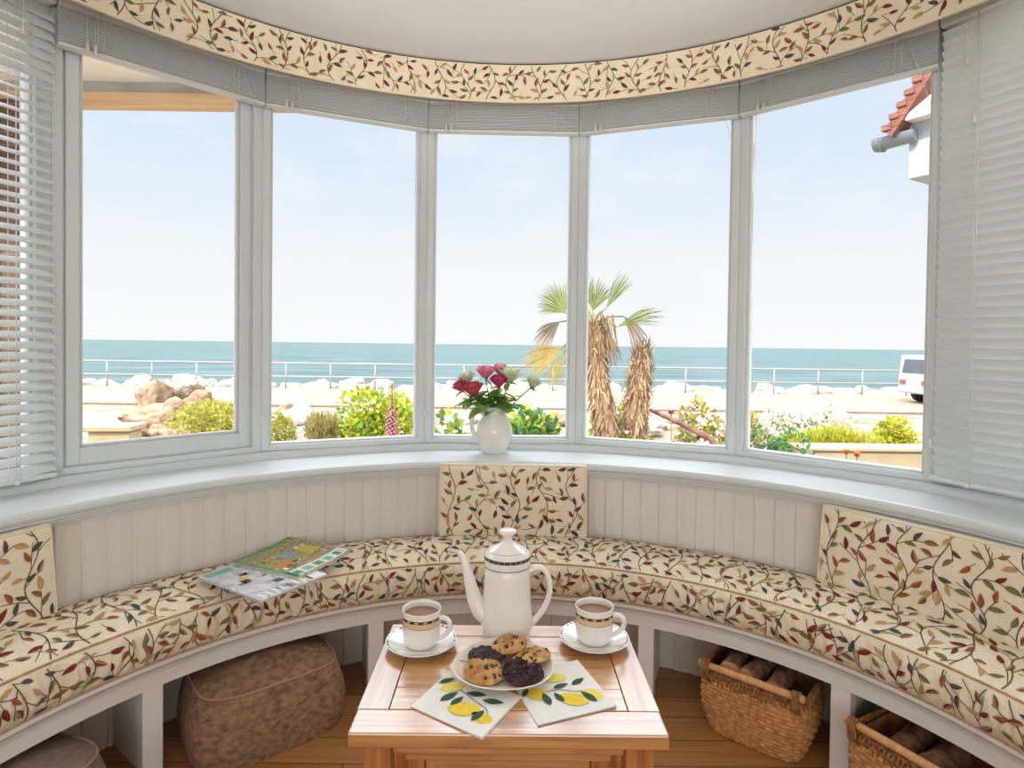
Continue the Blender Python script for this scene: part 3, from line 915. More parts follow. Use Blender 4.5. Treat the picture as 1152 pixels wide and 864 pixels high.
napkin([(-0.169, 1.073), (-0.035, 0.985), (0.033, 1.106), (-0.107, 1.202)],
       [(-0.0988, 1.1341, 0.3, 0.021, 2), (-0.0715, 1.0649, -0.1, 0.027, 1), (-0.0385, 1.0395, -0.7, 0.020, 1)],
       [(-0.1111, 1.1551, 0.5, 0.036), (-0.1024, 1.1024, 0.75, 0.042), (-0.0864, 1.0888, 0.9, 0.036), (-0.0458, 1.0458, 0.95, 0.038), (-0.0516, 1.1102, -0.2, 0.040), (-0.0193, 1.0871, -0.2, 0.042)],
       [(-0.095, 1.132), (-0.0809, 1.1227), (-0.058, 1.095), (-0.0316, 1.0655), (-0.028, 1.052)], 'lemon print paper napkin left of the other, one corner over the table edge', 1)
napkin([(0.059, 1.022), (0.206, 1.079), (0.153, 1.237), (0.006, 1.180)],
       [(0.0979, 1.1678, 0.1, 0.022, 2), (0.0602, 1.1119, -0.6, 0.023, 1), (0.1289, 1.0975, -0.3, 0.026, 1), (0.1709, 1.1136, -0.3, 0.023, 2)],
       [(0.1089, 1.1404, 0.5, 0.034), (0.144, 1.1561, 0.75, 0.036), (0.0793, 1.0968, 1.9, 0.040), (0.1029, 1.1027, 2.1, 0.034), (0.159, 1.1063, 2.25, 0.042), (0.0403, 1.1159, 1.2, 0.030)],
       [(0.082, 1.1223), (0.105, 1.128), (0.135, 1.123), (0.1617, 1.1265)], 'lemon print paper napkin right of the other, beside the plate', 2)
# ------------------------------------------------------------------ plate of cookies
PLATE = mat('cream_glazed_plate', (238, 230, 214), 0.2, (232, 222, 204), 6, coat=0.4)
TWIGP = mat('grey_twig_print', (128, 120, 112), 0.25, coat=0.4)
PX, PY, PZ = -0.002, 1.188, TZ + 0.0050
mb = MB()
def rim(t): return 1 + 0.05 * math.cos(3 * (t - PI / 2)) * 0.8
prof = [(0.0, 0.003), (0.045, 0.003), (0.050, 0.0), (0.056, 0.0), (0.070, 0.004), (0.090, 0.0115), (0.0985, 0.0160), (0.1000, 0.0178), (0.0985, 0.0186), (0.0965, 0.0176), (0.086, 0.0130), (0.066, 0.0078), (0.050, 0.0062), (0.0, 0.0060)]
V, F = [], []
NP = 72
for r, z in prof:
    for k in range(NP):
        t = 2 * PI * k / NP
        q = 1 + (rim(t) - 1) * (r / 0.1)
        V.append((r * q * math.cos(t), r * q * math.sin(t), z))
for i in range(len(prof) - 1):
    for k in range(NP): F.append((i * NP + k, i * NP + (k + 1) % NP, (i + 1) * NP + (k + 1) % NP, (i + 1) * NP + k))
mb.add(V, F, 0, True)
def plate_pt(x, y):
    r = math.hypot(x, y)
    z = 0.0066 if r < 0.05 else 0.0066 + (r - 0.05) / 0.0485 * 0.0120 * ((r - 0.05) / 0.0485) ** 0.35
    return Vector((x, y, z + 0.0012))
for pts in ([(-0.088, 0.008), (-0.070, 0.012), (-0.055, 0.014)], [(-0.066, 0.062), (-0.062, 0.045), (-0.052, 0.030)], [(-0.064, 0.050), (-0.070, 0.044)]):
    mb.tube([plate_pt(*p) for p in pts], 0.0008, 5, 1)
plate = mb.build('dessert_plate', [PLATE, TWIGP], loc=(PX, PY, PZ), fix=False)
tag(plate, 'cream plate holding five cookies, resting on both napkins', 'plate')
COOKIE = mat('golden_cookie', (220, 178, 118), 0.8, (186, 130, 74), 45, bump=0.5, bscale=160, spec=0.2)
DCOOKIE = mat('chocolate_cookie', (74, 50, 48), 0.6, (52, 34, 34), 70, bump=0.6, bscale=160, spec=0.35)
CHIP = mat('chocolate_chip', (84, 52, 40), 0.4, (66, 40, 32), 40)
DCHIP = mat('dark_chocolate_chunk', (58, 40, 42), 0.35, (44, 30, 32), 40)
def cookie(x, y, z, r, dark, tilt, seed, label, bumpy=1.0):
    rnd = random.Random(seed)
    mb = MB()
    h = r * 0.27
    def sf(u, v):
        t = 2 * PI * u
        rr = r * (1 + 0.05 * noise.noise((math.cos(t) * 1.5 + seed, math.sin(t) * 1.5, 0)))
        # v: 0 underside centre -> 1 top centre
        if v < 0.35:
            q = v / 0.35; p = Vector((rr * q * math.cos(t), rr * q * math.sin(t), 0.0))
        else:
            q = (v - 0.35) / 0.65
            a = q * PI / 2
            rad = rr * math.cos(a) ** 0.75 if q < 1 else 0
            p = Vector((rad * math.cos(t), rad * math.sin(t), h * math.sin(a) ** 0.8 if q > 0 else 0))
            d = noise.noise((p.x * 80 + seed, p.y * 80, 1.0)) * 0.0040 + noise.noise((p.x * 190, p.y * 190, seed)) * 0.0030 + abs(noise.noise((p.x * 120, p.y * 120, seed + 4))) * -0.0030
            p.z += d * bumpy * min(1, q * 3)
        return p
    mb.grid(sf, 80, 54, 0, True, True)
    nchip = 16 if not dark else 20
    for i in range(nchip):
        a, q = rnd.uniform(0, 2 * PI), math.sqrt(rnd.uniform(0.0, 0.75))
        cx, cy = r * q * math.cos(a), r * q * math.sin(a)
        zz = h * (1 - q ** 3) ** 0.5 - 0.0012
        s_ = rnd.uniform(0.0032, 0.0058)
        b = rnd.uniform(0, PI)
        V = []
        for (dx, dy, dz) in ((-1, -0.7, -0.7), (1, -0.8, -0.7), (0.9, 0.8, -0.7), (-0.9, 0.7, -0.7), (-0.7, -0.5, 0.5), (0.7, -0.5, 0.6), (0.6, 0.5, 0.5), (-0.6, 0.5, 0.6)):
            V.append((cx + (dx * math.cos(b) - dy * math.sin(b)) * s_, cy + (dx * math.sin(b) + dy * math.cos(b)) * s_, zz + dz * s_ * 0.7))
        mb.add(V, [(3, 2, 1, 0), (4, 5, 6, 7), (0, 1, 5, 4), (1, 2, 6, 5), (2, 3, 7, 6), (3, 0, 4, 7)], 1, True)
    o = mb.build('cookie', [DCOOKIE, DCHIP] if dark else [COOKIE, CHIP])
    o.location = (x, y, z)
    o.rotation_euler = tilt
    tag(o, label, 'cookie', 'cookies on the cream plate')
cz = PZ + 0.0105
cookie(-0.040, 1.152, cz + 0.0065, 0.041, False, (0.10, 0.06, 0.3), 1, 'golden chocolate chip cookie at the near left of the plate', 1.6)
cookie(0.036, 1.149, cz + 0.0075, 0.042, True, (0.10, -0.05, 1.1), 2, 'knobbly dark chocolate chunk cookie at the near right of the plate', 2.6)
cookie(-0.036, 1.216, cz + 0.006, 0.039, True, (0.06, 0.10, 2.0), 3, 'smooth dark chocolate cookie at the back left of the plate', 0.9)
cookie(0.010, 1.243, cz + 0.014, 0.038, False, (0.10, 0.06, 4.0), 4, 'golden cookie at the back of the plate below the coffee pot', 1.8)
cookie(0.056, 1.206, cz + 0.010, 0.040, False, (0.06, -0.18, 5.0), 5, 'golden cookie at the right of the plate behind the knobbly one', 1.3)
# ------------------------------------------------------------------ jug of roses
JX, JY, JZ = -0.052, 2.425, 0.735
jug = thing('milk_jug', 'glossy white china jug holding roses on the window sill', 'jug', (JX, JY, JZ))
mb = MB()
JP = [(0.0, 0.004), (0.040, 0.004), (0.042, 0.0), (0.046, 0.0), (0.048, 0.006), (0.056, 0.024), (0.068, 0.052), (0.0735, 0.080), (0.0715, 0.104), (0.061, 0.130), (0.049, 0.150), (0.0435, 0.164), (0.044, 0.174), (0.049, 0.186), (0.0485, 0.189), (0.0455, 0.187),
      (0.041, 0.172), (0.041, 0.160), (0.056, 0.130), (0.066, 0.10), (0.0, 0.06)]
V, F = [], []
for r, z in JP:
    for k in range(48):
        t = 2 * PI * k / 48
        x, y = max(r, 1e-5) * math.cos(t), max(r, 1e-5) * math.sin(t)
        if z > 0.155 and x > 0: x *= 1 + (z - 0.155) * 7 * max(0, math.cos(t)) ** 4; 
        zz = z + (0.006 * max(0, math.cos(t)) ** 4 if z > 0.17 else 0)
        V.append((x, y, zz))
for i in range(len(JP) - 1):
    for k in range(48): F.append((i * 48 + k, i * 48 + (k + 1) % 48, (i + 1) * 48 + (k + 1) % 48, (i + 1) * 48 + k))
mb.add(V, F, 0, True)
mb.build('body', CHINA, jug)
mb = MB()
jh = bez([(-0.040, 0, 0.158), (-0.075, 0, 0.185), (-0.112, 0, 0.165), (-0.098, 0, 0.085), (-0.082, 0, 0.065), (-0.058, 0, 0.042)], 20)
mb.tube(jh, [0.006 + 0.002 * abs(i - 10) / 10 for i in range(21)], 10, flat=1.4)
mb.build('handle', CHINA, jug)
STEM = mat('rose_stem', (96, 116, 66), 0.6, (80, 98, 52), 40)
RLEAF = mat('rose_leaf', (164, 204, 112), 0.45, (112, 160, 80), 50)
ROSE = {'pink': mat('pink_petal', (242, 172, 196), 0.6, (226, 116, 156), 40), 'red': mat('rose_red_petal', (226, 112, 122), 0.6, (202, 76, 94), 40),
        'magenta': mat('magenta_petal', (230, 92, 142), 0.6, (202, 52, 108), 40), 'white': mat('greenish_white_petal', (232, 236, 212), 0.6, (206, 216, 176), 30)}
for m_ in ROSE.values(): translucent(m_, 0.45)
translucent(RLEAF, 0.4)
def rose(px, py, dy, R, col, label, seed, tilt=(0, 0)):
    R *= 1.18
    rnd = random.Random(seed)
    P = at(px, py, JY + dy)
    root = thing('rose', label, 'flower', (JX, JY, JZ + 0.075), 0, 'roses in the white jug')
    o = Vector((JX, JY, JZ + 0.075))
    top = P - o
    n0 = Vector((max(-0.030, min(0.030, top.x * 0.3)), max(-0.03, min(0.03, top.y * 0.4)), 0.100))
    pts = bez([(0, 0, 0), tuple(n0), (top.x * 0.75, top.y * 0.75, top.z * 0.72), tuple(top - Vector((0, 0, R * 0.7)))], 12)
    mb = MB(); mb.tube(pts, 0.0022, 7); mb.build('stem', STEM, root)
    mb = MB()
    M = Matrix.Translation(top - Vector((0, 0, R * 0.75))) @ Matrix.Rotation(tilt[0], 4, 'Y') @ Matrix.Rotation(tilt[1], 4, 'X')
    for lay, (cnt, rs, hs, wid, curl) in enumerate(((3, 0.28, 1.45, 1.35, -0.12), (4, 0.50, 1.50, 1.1, -0.05), (5, 0.74, 1.42, 0.95, 0.08), (5, 0.98, 1.20, 0.9, 0.26))):
        for q in range(cnt):
            a0 = 2 * PI * q / cnt + lay * 0.7 + rnd.uniform(-0.15, 0.15)
            jr = rnd.uniform(0.93, 1.07)
            def pf(u, v, a0=a0, rs=rs, hs=hs, wid=wid, curl=curl, jr=jr):
                uu = 2 * u - 1
                shape = math.sqrt(max(0.0, 1 - abs(uu) ** 3 * (0.35 + 0.65 * v)))
                a = a0 + uu * wid * (0.45 + 0.55 * v ** 0.6)
                r = R * rs * jr * (0.18 + 0.95 * math.sin(min(1.0, v * 0.85 + 0.08) * PI * 0.5) - 0.10 * v) + R * curl * v ** 3 * shape
                z = R * hs * v * (0.75 + 0.25 * shape) - (R * 0.12 * v ** 4 if curl > 0.2 else 0)
                return M @ Vector((r * math.cos(a), r * math.sin(a), z))
            mb.grid(pf, 8, 7)
    mb.build('bloom', ROSE[col], root)
    mb = MB()
    for q in range(5):                   # sepals
        a = 2 * PI * q / 5
        mb.add([M @ Vector((0, 0, -0.004)), M @ Vector((R * 0.45 * math.cos(a - 0.4), R * 0.45 * math.sin(a - 0.4), 0.002)), M @ Vector((R * 0.95 * math.cos(a), R * 0.95 * math.sin(a), -0.006)), M @ Vector((R * 0.45 * math.cos(a + 0.4), R * 0.45 * math.sin(a + 0.4), 0.002))], [(0, 1, 2, 3)])
    mb.build('sepals', STEM, root)
    for q in range(10):
        t = rnd.randrange(5, 9) if q < 9 else 11
        b = pts[t]; a = rnd.uniform(0, 2 * PI)
        ln = rnd.uniform(0.055, 0.085) if q < 9 else 0.035
        d = Vector((math.cos(a), math.sin(a) * 0.8, rnd.uniform(-0.5, 0.25))).normalized()
        sd = d.cross(Vector((0, 0, 1))).normalized()
        nm = sd.cross(d)
        mb = MB()
        mb.grid(lambda u, v: b + d * (v * ln) + sd * ((u - 0.5) * ln * 0.78 * math.sin(PI * (0.04 + 0.92 * v) ** 0.85)) + nm * (abs(u - 0.5) * 0.012 - 0.016 * v * v), 4, 8)
        mb.build('leaf', RLEAF, root)
rose(546, 418, 0.00, 0.030, 'pink', 'tall pink rose standing highest in the middle of the jug', 1)
rose(520, 433, 0.01, 0.025, 'red', 'small red rose lowest at the far left of the bunch', 2, (-0.5, 0))
rose(534, 437, -0.03, 0.030, 'red', 'rounded red rose low at left above the jug handle', 3, (-0.25, 0.2))
rose(527, 424, 0.02, 0.027, 'white', 'pale greenish white rose at left behind the two red ones', 4, (-0.3, 0))
rose(563, 415, 0.035, 0.026, 'pink', 'pink rose tucked behind the largest white bloom', 5)
rose(561, 428, -0.035, 0.026, 'magenta', 'deep magenta rose in front at the centre of the bunch', 6, (0, 0.3))
rose(573, 421, 0.0, 0.036, 'white', 'largest greenish white rose right of the magenta one', 7, (0.15, 0))
rose(598, 429, 0.0, 0.026, 'white', 'greenish white rose alone at the far right on a leaning stem', 8, (0.4, 0))
# ------------------------------------------------------------------ magazines
PAPER = mat('magazine_pages', (222, 216, 206), 0.7, (206, 200, 190), 200)
def cover_mat(name, cols, scale):
    m = bpy.data.materials.new(name); m.use_nodes = True
    n, l = m.node_tree.nodes, m.node_tree.links
    b = n['Principled BSDF']; b.inputs['Roughness'].default_value = 0.3
    t = n.new('ShaderNodeTexCoord'); x = n.new('ShaderNodeTexNoise'); x.inputs['Scale'].default_value = scale; x.inputs['Detail'].default_value = 5; x.inputs['Distortion'].default_value = 1.5
    l.new(t.outputs['Object'], x.inputs['Vector'])
    r = n.new('ShaderNodeValToRGB'); r.color_ramp.interpolation = 'CONSTANT'
    el = r.color_ramp.elements
    for i, c in enumerate(cols):
        p = 0.28 + 0.44 * i / len(cols)
        k = el[i] if i < 2 else el.new(p)
        k.position = p if i else 0.0
        k.color = lin(c)
    l.new(x.outputs['Fac'], r.inputs[0]); l.new(r.outputs[0], b.inputs['Base Color'])
    return m
CGARD = cover_mat('garden_cover_photo', [(70, 96, 58), (122, 140, 72), (176, 168, 96), (148, 122, 84), (196, 186, 152), (96, 120, 70), (208, 180, 80), (110, 96, 72)], 22)
CGREY = cover_mat('grey_cover_photo', [(150, 150, 156), (186, 186, 190), (206, 204, 204), (168, 170, 178), (214, 212, 210)], 12)
MGREEN = mat('green_cover_print', (86, 160, 108), 0.3, (70, 144, 94), 30)
MTEAL = mat('teal_cover_print', (120, 190, 176), 0.3, (104, 178, 164), 30)
MWHITE = mat('white_cover_print', (232, 232, 228), 0.3)
MDARK = mat('dark_cover_print', (70, 72, 80), 0.3)
MBLUE = mat('pale_blue_cover_print', (140, 170, 200), 0.3)
MYEL = mat('yellow_cover_print', (216, 200, 96), 0.3, (190, 180, 80), 60)
MORA = mat('orange_cover_print', (206, 128, 72), 0.3)
def magazine(A, B, depth, z, th, label, prints, curl, base):
    A, B = Vector(A), Vector(B)
    d = (B - A); W = d.length; d.normalize(); p = Vector((-d.y, d.x))
    if p.y < 0: p = -p
    mb = MB()
    def P(u, v, zz):
        return Vector((u * W, v * depth, zz + curl * max(0, v - 0.55) ** 2))
    mb.grid(lambda u, v: P(u, v, th), 8, 16, 0)
    mb.grid(lambda u, v: P(1 - u, v, 0), 8, 16, 0)
    for k in range(5):                   # page edges
        z0, z1 = th * k / 5, th * (k + 0.8) / 5
        e = 0.0006 * (k % 2)
        for fa in (lambda q: (q, 0), lambda q: (1, q), lambda q: (1 - q, 1), lambda q: (0, 1 - q)):
            V = []
            for i in range(17):
                u, v = fa(i / 16)
                V += [P(u, v, z0) , P(u, v, z1)]
            mb.add(V, [(2 * i, 2 * i + 2, 2 * i + 3, 2 * i + 1) for i in range(16)], 1)
    for (u0, u1, v0, v1, mi, lay) in prints:
        mb.grid(lambda u, v: P(u0 + (u1 - u0) * u, v0 + (v1 - v0) * v, th + 0.0003 * lay), 2, 6, mi)
    o = mb.build('magazine', [base, PAPER, MGREEN, MTEAL, MWHITE, MDARK, MBLUE, MYEL, MORA, CGARD, CGREY])
    o.location = (A.x, A.y, z)
    o.rotation_euler = (0.0, 0, math.atan2(d.y, d.x))
    return tag(o, label, 'magazine', 'magazines on the seat cushion')
rnd = random.Random(5)
pr = [(0.02, 0.98, 0.80, 0.99, 4, 1), (0.03, 0.97, 0.03, 0.79, 10, 1), (0.0, 0.16, 0.0, 1.0, 4, 2), (0.02, 0.14, 0.04, 0.42, 3, 3), (0.02, 0.14, 0.46, 0.62, 3, 3), (0.02, 0.14, 0.66, 0.94, 3, 3)]
for i in range(16):
    u, v = rnd.uniform(0.25, 0.9), rnd.uniform(0.05, 0.8)
    pr.append((u, u + rnd.uniform(0.03, 0.10), v, v + rnd.uniform(0.05, 0.14), rnd.choice((4, 5, 7, 2, 10, 4)), 3))
for i in range(9): pr.append((0.86, 0.97, 0.06 + i * 0.1, 0.10 + i * 0.1, rnd.choice((5, 4)), 4))
magazine((-0.905, 1.752), (-0.652, 1.594), 0.225, 0.4740, 0.006, 'grey covered magazine with pale teal title strip lying half under the green one', pr, 0.0, CGREY)
pr = [(0.0, 0.06, 0.0, 1.0, 2, 1), (0.06, 1.0, 0.0, 0.06, 2, 1), (0.80, 0.97, 0.02, 0.98, 4, 1)]
for i in range(5): pr.append((0.84, 0.95, 0.04 + i * 0.19, 0.17 + i * 0.19, 3 if i % 2 else 2, 2))
pr += [(0.30, 0.48, 0.40, 0.62, 6, 2), (0.52, 0.70, 0.10, 0.40, 8, 2), (0.36, 0.60, 0.70, 0.9, 7, 2)]
for i in range(14):
    u, v = rnd.uniform(0.1, 0.72), rnd.uniform(0.08, 0.9)
    pr.append((u, u + rnd.uniform(0.03, 0.09), v, v + rnd.uniform(0.03, 0.09), rnd.choice((7, 2, 4, 8, 5, 9)), 3))
magazine((-0.856, 1.856), (-0.605, 1.740), 0.235, 0.4812, 0.006, 'green edged gardening magazine lying on top of the grey one', pr, 0.05, CGARD)
# ------------------------------------------------------------------ pouffes under the bench
POUF = mat('brown_woven_fabric', (166, 130, 102), 0.75, (108, 78, 58), 46, (1, 1, 1.6), bump=0.35, bscale=220, spec=0.3, lo=0.3, hi=0.7)
POUF2 = mat('taupe_woven_fabric', (140, 122, 108), 0.8, (112, 94, 82), 40, bump=0.35, bscale=220, spec=0.2, lo=0.3, hi=0.7)
SEAMM = mat('pouffe_seam', (164, 132, 106), 0.7)
def pouffe(deg, rad, a, b, H, m, label, twist=0.0):
    th = math.radians(deg)
    p = pol(th, rad, 0)
    mb = MB()
    def out(t, k):                       # superellipse outline
        c, s_ = math.cos(t), math.sin(t)
        n = 4.2
        q = (abs(c) ** n + abs(s_) ** n) ** (-1 / n)
        return Vector((a * q * c * k, b * q * s_ * k, 0))
    pr = []
    for i in range(9):                   # bottom to seam
        v = i / 8
        pr.append((0.90 + 0.10 * math.sin(PI * (0.12 + v * 0.80)) - 0.05 * v * v, 0.0 + v * (H - 0.030)))
    for i in range(1, 9):
        v = i / 8
        pr.append(((0.905) * (1 - v) ** 0.9, H - 0.030 + 0.030 * math.sin(v * PI / 2)))
    def sf(u, v):
        i = v * (len(pr) - 1); j = min(int(i), len(pr) - 2); f = i - j
        k = pr[j][0] * (1 - f) + pr[j + 1][0] * f; z = pr[j][1] * (1 - f) + pr[j + 1][1] * f
        q = out(2 * PI * u, max(k, 0.0005))
        d = 0.006 * noise.noise((q.x * 9 + deg, q.y * 9, z * 9))
        return Vector((q.x * (1 + d * 3), q.y * (1 + d * 3), max(0, z + d * min(1, z * 20))))
    mb.grid(sf, 96, 48, 0, True, True)
    root = mb.build('pouffe', m, loc=(p.x, p.y, 0.0), rz=-th + twist)
    tag(root, label, 'pouffe', 'fabric pouffes under the window bench')
    mb = MB()
    vs = 8 / (len(pr) - 1)
    mb.tube([sf(i / 96, vs) + Vector((0, 0, 0.001)) for i in range(97)], 0.0035, 6)
    mb.build('seam_piping', SEAMM, root)
pouffe(-38.3, 1.200, 0.225, 0.180, 0.226, POUF, 'brown fabric pouffe pushed under the bench beside the table')
pouffe(-70.0, 1.215, 0.215, 0.175, 0.222, POUF2, 'greyer taupe fabric pouffe under the bench at bottom left corner')
# ------------------------------------------------------------------ log baskets
WEAVE = mat('water_hyacinth_weave', (214, 156, 94), 0.6, (150, 94, 46), 60, (1, 1, 0.6), bump=0.4, bscale=180, lo=0.25, hi=0.75)
WEAVED = mat('dark_rim_weave', (176, 122, 70), 0.7, (112, 70, 36), 70, bump=0.4, bscale=160, lo=0.3, hi=0.7)
POLE = mat('pale_wood_pole', (214, 164, 112), 0.5, (196, 142, 92), 12, (8, 1, 1))
LOGB = mat('log_bark', (150, 110, 78), 0.9, (96, 66, 46), 40, bump=0.6, bscale=60)
LOGE = mat('log_end_grain', (206, 160, 110), 0.8, (180, 130, 84), 60)
def basket(deg, rad, label, twist=0.0):
    th = math.radians(deg)
    p = pol(th, rad, 0)
    root = thing('log_basket', label, 'basket', (p.x, p.y, 0), -th + twist, 'woven log baskets under the bench')
    a, b, H = 0.138, 0.125, 0.176
    def out(t, z):
        v = z / H
        k = 0.80 + 0.245 * math.sin(PI * (0.06 + 0.66 * v)) - 0.02 * v
        c, s_ = math.cos(t), math.sin(t)
        n = 5.0
        q = (abs(c) ** n + abs(s_) ** n) ** (-1 / n)
        return Vector((a * q * c * k * 1.10, b * q * s_ * k, z))
    per = 2 * (a + b) * 2
    # outline parametrised by length, so that stakes are even
    NT = 880
    ts = [2 * PI * i / NT for i in range(NT + 1)]
    acc = [0.0]
    for t0, t1 in zip(ts, ts[1:]): acc.append(acc[-1] + (out(t1, 0.1) - out(t0, 0.1)).length)
    def t_of(u):
        s_ = u * acc[-1]
        import bisect
        i = min(max(bisect.bisect_left(acc, s_), 1), NT)
        f = (s_ - acc[i - 1]) / (acc[i] - acc[i - 1] or 1)
        return ts[i - 1] + (ts[i] - ts[i - 1]) * f
    nst = 52                             # stakes, even number of crossings
    rows = 15
    NU, NV = nst * 8, rows * 6
    TT = [t_of(i / NU) for i in range(NU)]
    def sf(u, v, din=0.0):
        iu = int(round(u * NU)) % NU
        z = max(0.0, min(1.0, v)) * H
        q = out(TT[iu], z)
        row = min(rows - 1, int(v * rows)); rv = v * rows - row
        sgn = 1 if row % 2 else -1
        strand = math.sin(PI * rv) ** 0.5 if 0 < rv < 1 else 0
        d = 0.0075 * strand * (0.35 + 0.65 * (0.5 + 0.5 * sgn * math.cos(PI * nst * u))) + 0.0015 * noise.noise((u * 90, v * 40, deg))
        c = Vector((q.x, q.y, 0)); nrm = Vector((q.x / a ** 2, q.y / b ** 2, 0)).normalized()
        return q + nrm * (d - din)
    mb = MB()
    mb.grid(sf, NU, NV, 0, True, True)
    mb.grid(lambda u, v: sf(1 - u, v, 0.008), NU // 4, NV // 3, 0, True, True)
    mb.add([out(2 * PI * i / 40, 0.002) for i in range(40)], [tuple(range(40))], 0)
    body = mb.build('body', WEAVE, root)
    mb = MB()                            # rim: bundled strands with tufts
    for k in range(3):
        mb.tube([out(2 * PI * i / 80, H) + Vector((0, 0, 0.003 + 0.004 * k + 0.002 * math.sin(i * 1.9 + k * 2))) for i in range(81)], 0.0042, 6)
    rr = random.Random(int(deg))
    for i in range(90):
        t = 2 * PI * i / 90
        q = out(t, H)
        o_ = Vector((q.x, q.y, 0)).normalized()
        mb.tube([q + o_ * 0.003 + Vector((0, 0, 0.012)), q + o_ * 0.008 + Vector((0, 0, 0.002)), q + o_ * (0.006 + rr.uniform(0, 0.004)) + Vector((rr.uniform(-0.004, 0.004), 0, -0.012 - rr.uniform(0, 0.012)))], [0.0036, 0.0034, 0.002], 5)
    mb.build('rim', WEAVED, root)
    for sy in (-1, 1):
        yb = sy * (b * 0.90 + 0.010)
        zb_ = H + 0.030
        mb = MB(); mb.tube([(-0.150, yb, zb_), (-0.05, yb, zb_ + 0.001), (0.05, yb, zb_), (0.150, yb, zb_)], 0.0105, 14)
        mb.build('handle_pole', POLE, root)
        for sx in (-1, 1):
            mb = MB()
            for k in range(4):
                x = sx * (0.120 + 0.006 * k)
                mb.tube([Vector((x + 0.002 * math.sin(i), yb + 0.0135 * math.cos(2 * PI * i / 14), zb_ - 0.010 + (0.0245 if math.sin(2 * PI * i / 14) > 0 else 0.034) * math.sin(2 * PI * i / 14))) for i in range(15)], 0.0030, 5)
            mb.build('binding', WEAVED, root)
    return root
basket(40.2, 1.222, 'larger looking woven log basket with pole handle beside the table')
basket(61.2, 1.222, 'woven log basket cut off at the bottom right corner')
def log(deg, rad, x, y, z, ln, r, ang, tilt, label, seed):
    th = math.radians(deg)
    p = pol(th, rad, 0)
    mb = MB()
    rr = random.Random(seed)
    n, k = 18, 8
    V, F = [], []
    for j in range(k + 1):
        for i in range(n):
            t = 2 * PI * i / n
            q = r * (1 + 0.12 * noise.noise((math.cos(t) * 1.5 + seed, math.sin(t) * 1.5, j * 0.3)))
            V.append((q * math.cos(t), q * math.sin(t), ln * (j / k - 0.5)))
    for j in range(k):
        for i in range(n): F.append((j * n + i, j * n + (i + 1) % n, (j + 1) * n + (i + 1) % n, (j + 1) * n + i))
    mb.add(V, F, 0, True)
    mb.add(V[:n], [tuple(range(n - 1, -1, -1))], 1); mb.add(V[-n:], [tuple(range(n))], 1)
    o = mb.build('log', [LOGB, LOGE])
    M = Matrix.Translation(p) @ Matrix.Rotation(-th, 4, 'Z')
    o.location = M @ Vector((x, y, z))
    o.rotation_euler = (PI / 2 - tilt, 0, -th + ang)
    tag(o, label, 'log', 'logs in the woven baskets')
log(40.2, 1.222, -0.080, 0.000, 0.180, 0.17, 0.030, 0.10, 0.10, 'round log at the left end of the larger basket, cut face showing', 1)
log(40.2, 1.222, -0.012, 0.010, 0.176, 0.18, 0.031, -0.15, 0.05, 'log lying second from the left in the larger basket', 2)
log(40.2, 1.222, 0.055, 0.000, 0.172, 0.17, 0.029, 0.05, 0.05, 'log lying at the right end of the larger basket', 3)
log(40.2, 1.222, -0.045, 0.005, 0.118, 0.18, 0.032, 0.0, 0.0, 'bark covered log low in the larger basket', 4)
log(40.2, 1.222, 0.030, 0.005, 0.115, 0.18, 0.032, 0.1, 0.0, 'second bark covered log low in the larger basket', 5)
log(61.2, 1.222, -0.060, 0.000, 0.150, 0.18, 0.032, 0.1, 0.0, 'log at the left of the basket in the corner', 6)
log(61.2, 1.222, 0.015, 0.000, 0.150, 0.18, 0.032, -0.1, 0.0, 'log in the middle of the basket in the corner', 7)
# ------------------------------------------------------------------ outside: ground, promenade, sea
ALBEDO = 0.38
SAND = mat('sandy_ground', (228, 206, 178), 0.9, (176, 146, 116), 1.6, bump=0.3, bscale=8, detail=8)
PROM = mat('pink_promenade_concrete', (226, 196, 170), 0.9, (212, 180, 152), 0.8, (1, 4, 1))
ROADM = mat('pale_path_concrete', (220, 204, 180), 0.9, (208, 190, 164), 1.0)
KERB = mat('kerb_stone', (206, 176, 148), 0.9, (180, 152, 124), 6)
SEAM_ = mat('green_blue_sea_water', (128, 154, 150), 0.6, (84, 118, 120), 0.05, (1, 6, 1), bump=0.6, bscale=0.9, spec=0.15, detail=10, lo=0.4, hi=0.62)
GZ = -0.84
mb = MB(); mb.box(-40, 40, 2.75, 18.5, GZ - 0.5, GZ); mb.box(-40, -2.02, -6, 2.75, GZ - 0.5, GZ); mb.box(2.02, 40, -6, 2.75, GZ - 0.5, GZ)
struct(mb.build('garden_ground', SAND), 'pale sandy garden ground between the window and the promenade', 'ground')
mb = MB(); mb.box(-60, 60, 18.7, 25.7, GZ - 0.5, GZ + 0.03)
struct(mb.build('promenade', PROM), 'pinkish promenade strip running along the railing', 'promenade')
mb = MB(); mb.box(-60, 60, 18.5, 18.7, GZ - 0.5, GZ + 0.055)
struct(mb.build('promenade_kerb', KERB), 'brown kerb along the near side of the promenade', 'kerb')
mb = MB(); mb.box(-14, -4.6, 12.2, 16.4, GZ - 0.1, GZ + 0.015)
struct(mb.build('concrete_path', ROADM), 'pale flat path left of the rockery', 'path')
mb = MB(); mb.box(-60, 60, 25.7, 30.0, -3.2, -1.5); mb.box(-60, 60, 30.0, 33.0, -4.2, -2.8)
struct(mb.build('shore_bed', SAND), 'pale shore under the row of boulders', 'shore')
mb = MB()
mb.grid(lambda u, v: Vector(((u - 0.5) * (300 + 12000 * v), 31 + 8000 * v ** 2.2, -4.0)), 40, 60, 0, True)
struct(mb.build('sea', SEAM_), 'green blue sea reaching to the horizon', 'sea')
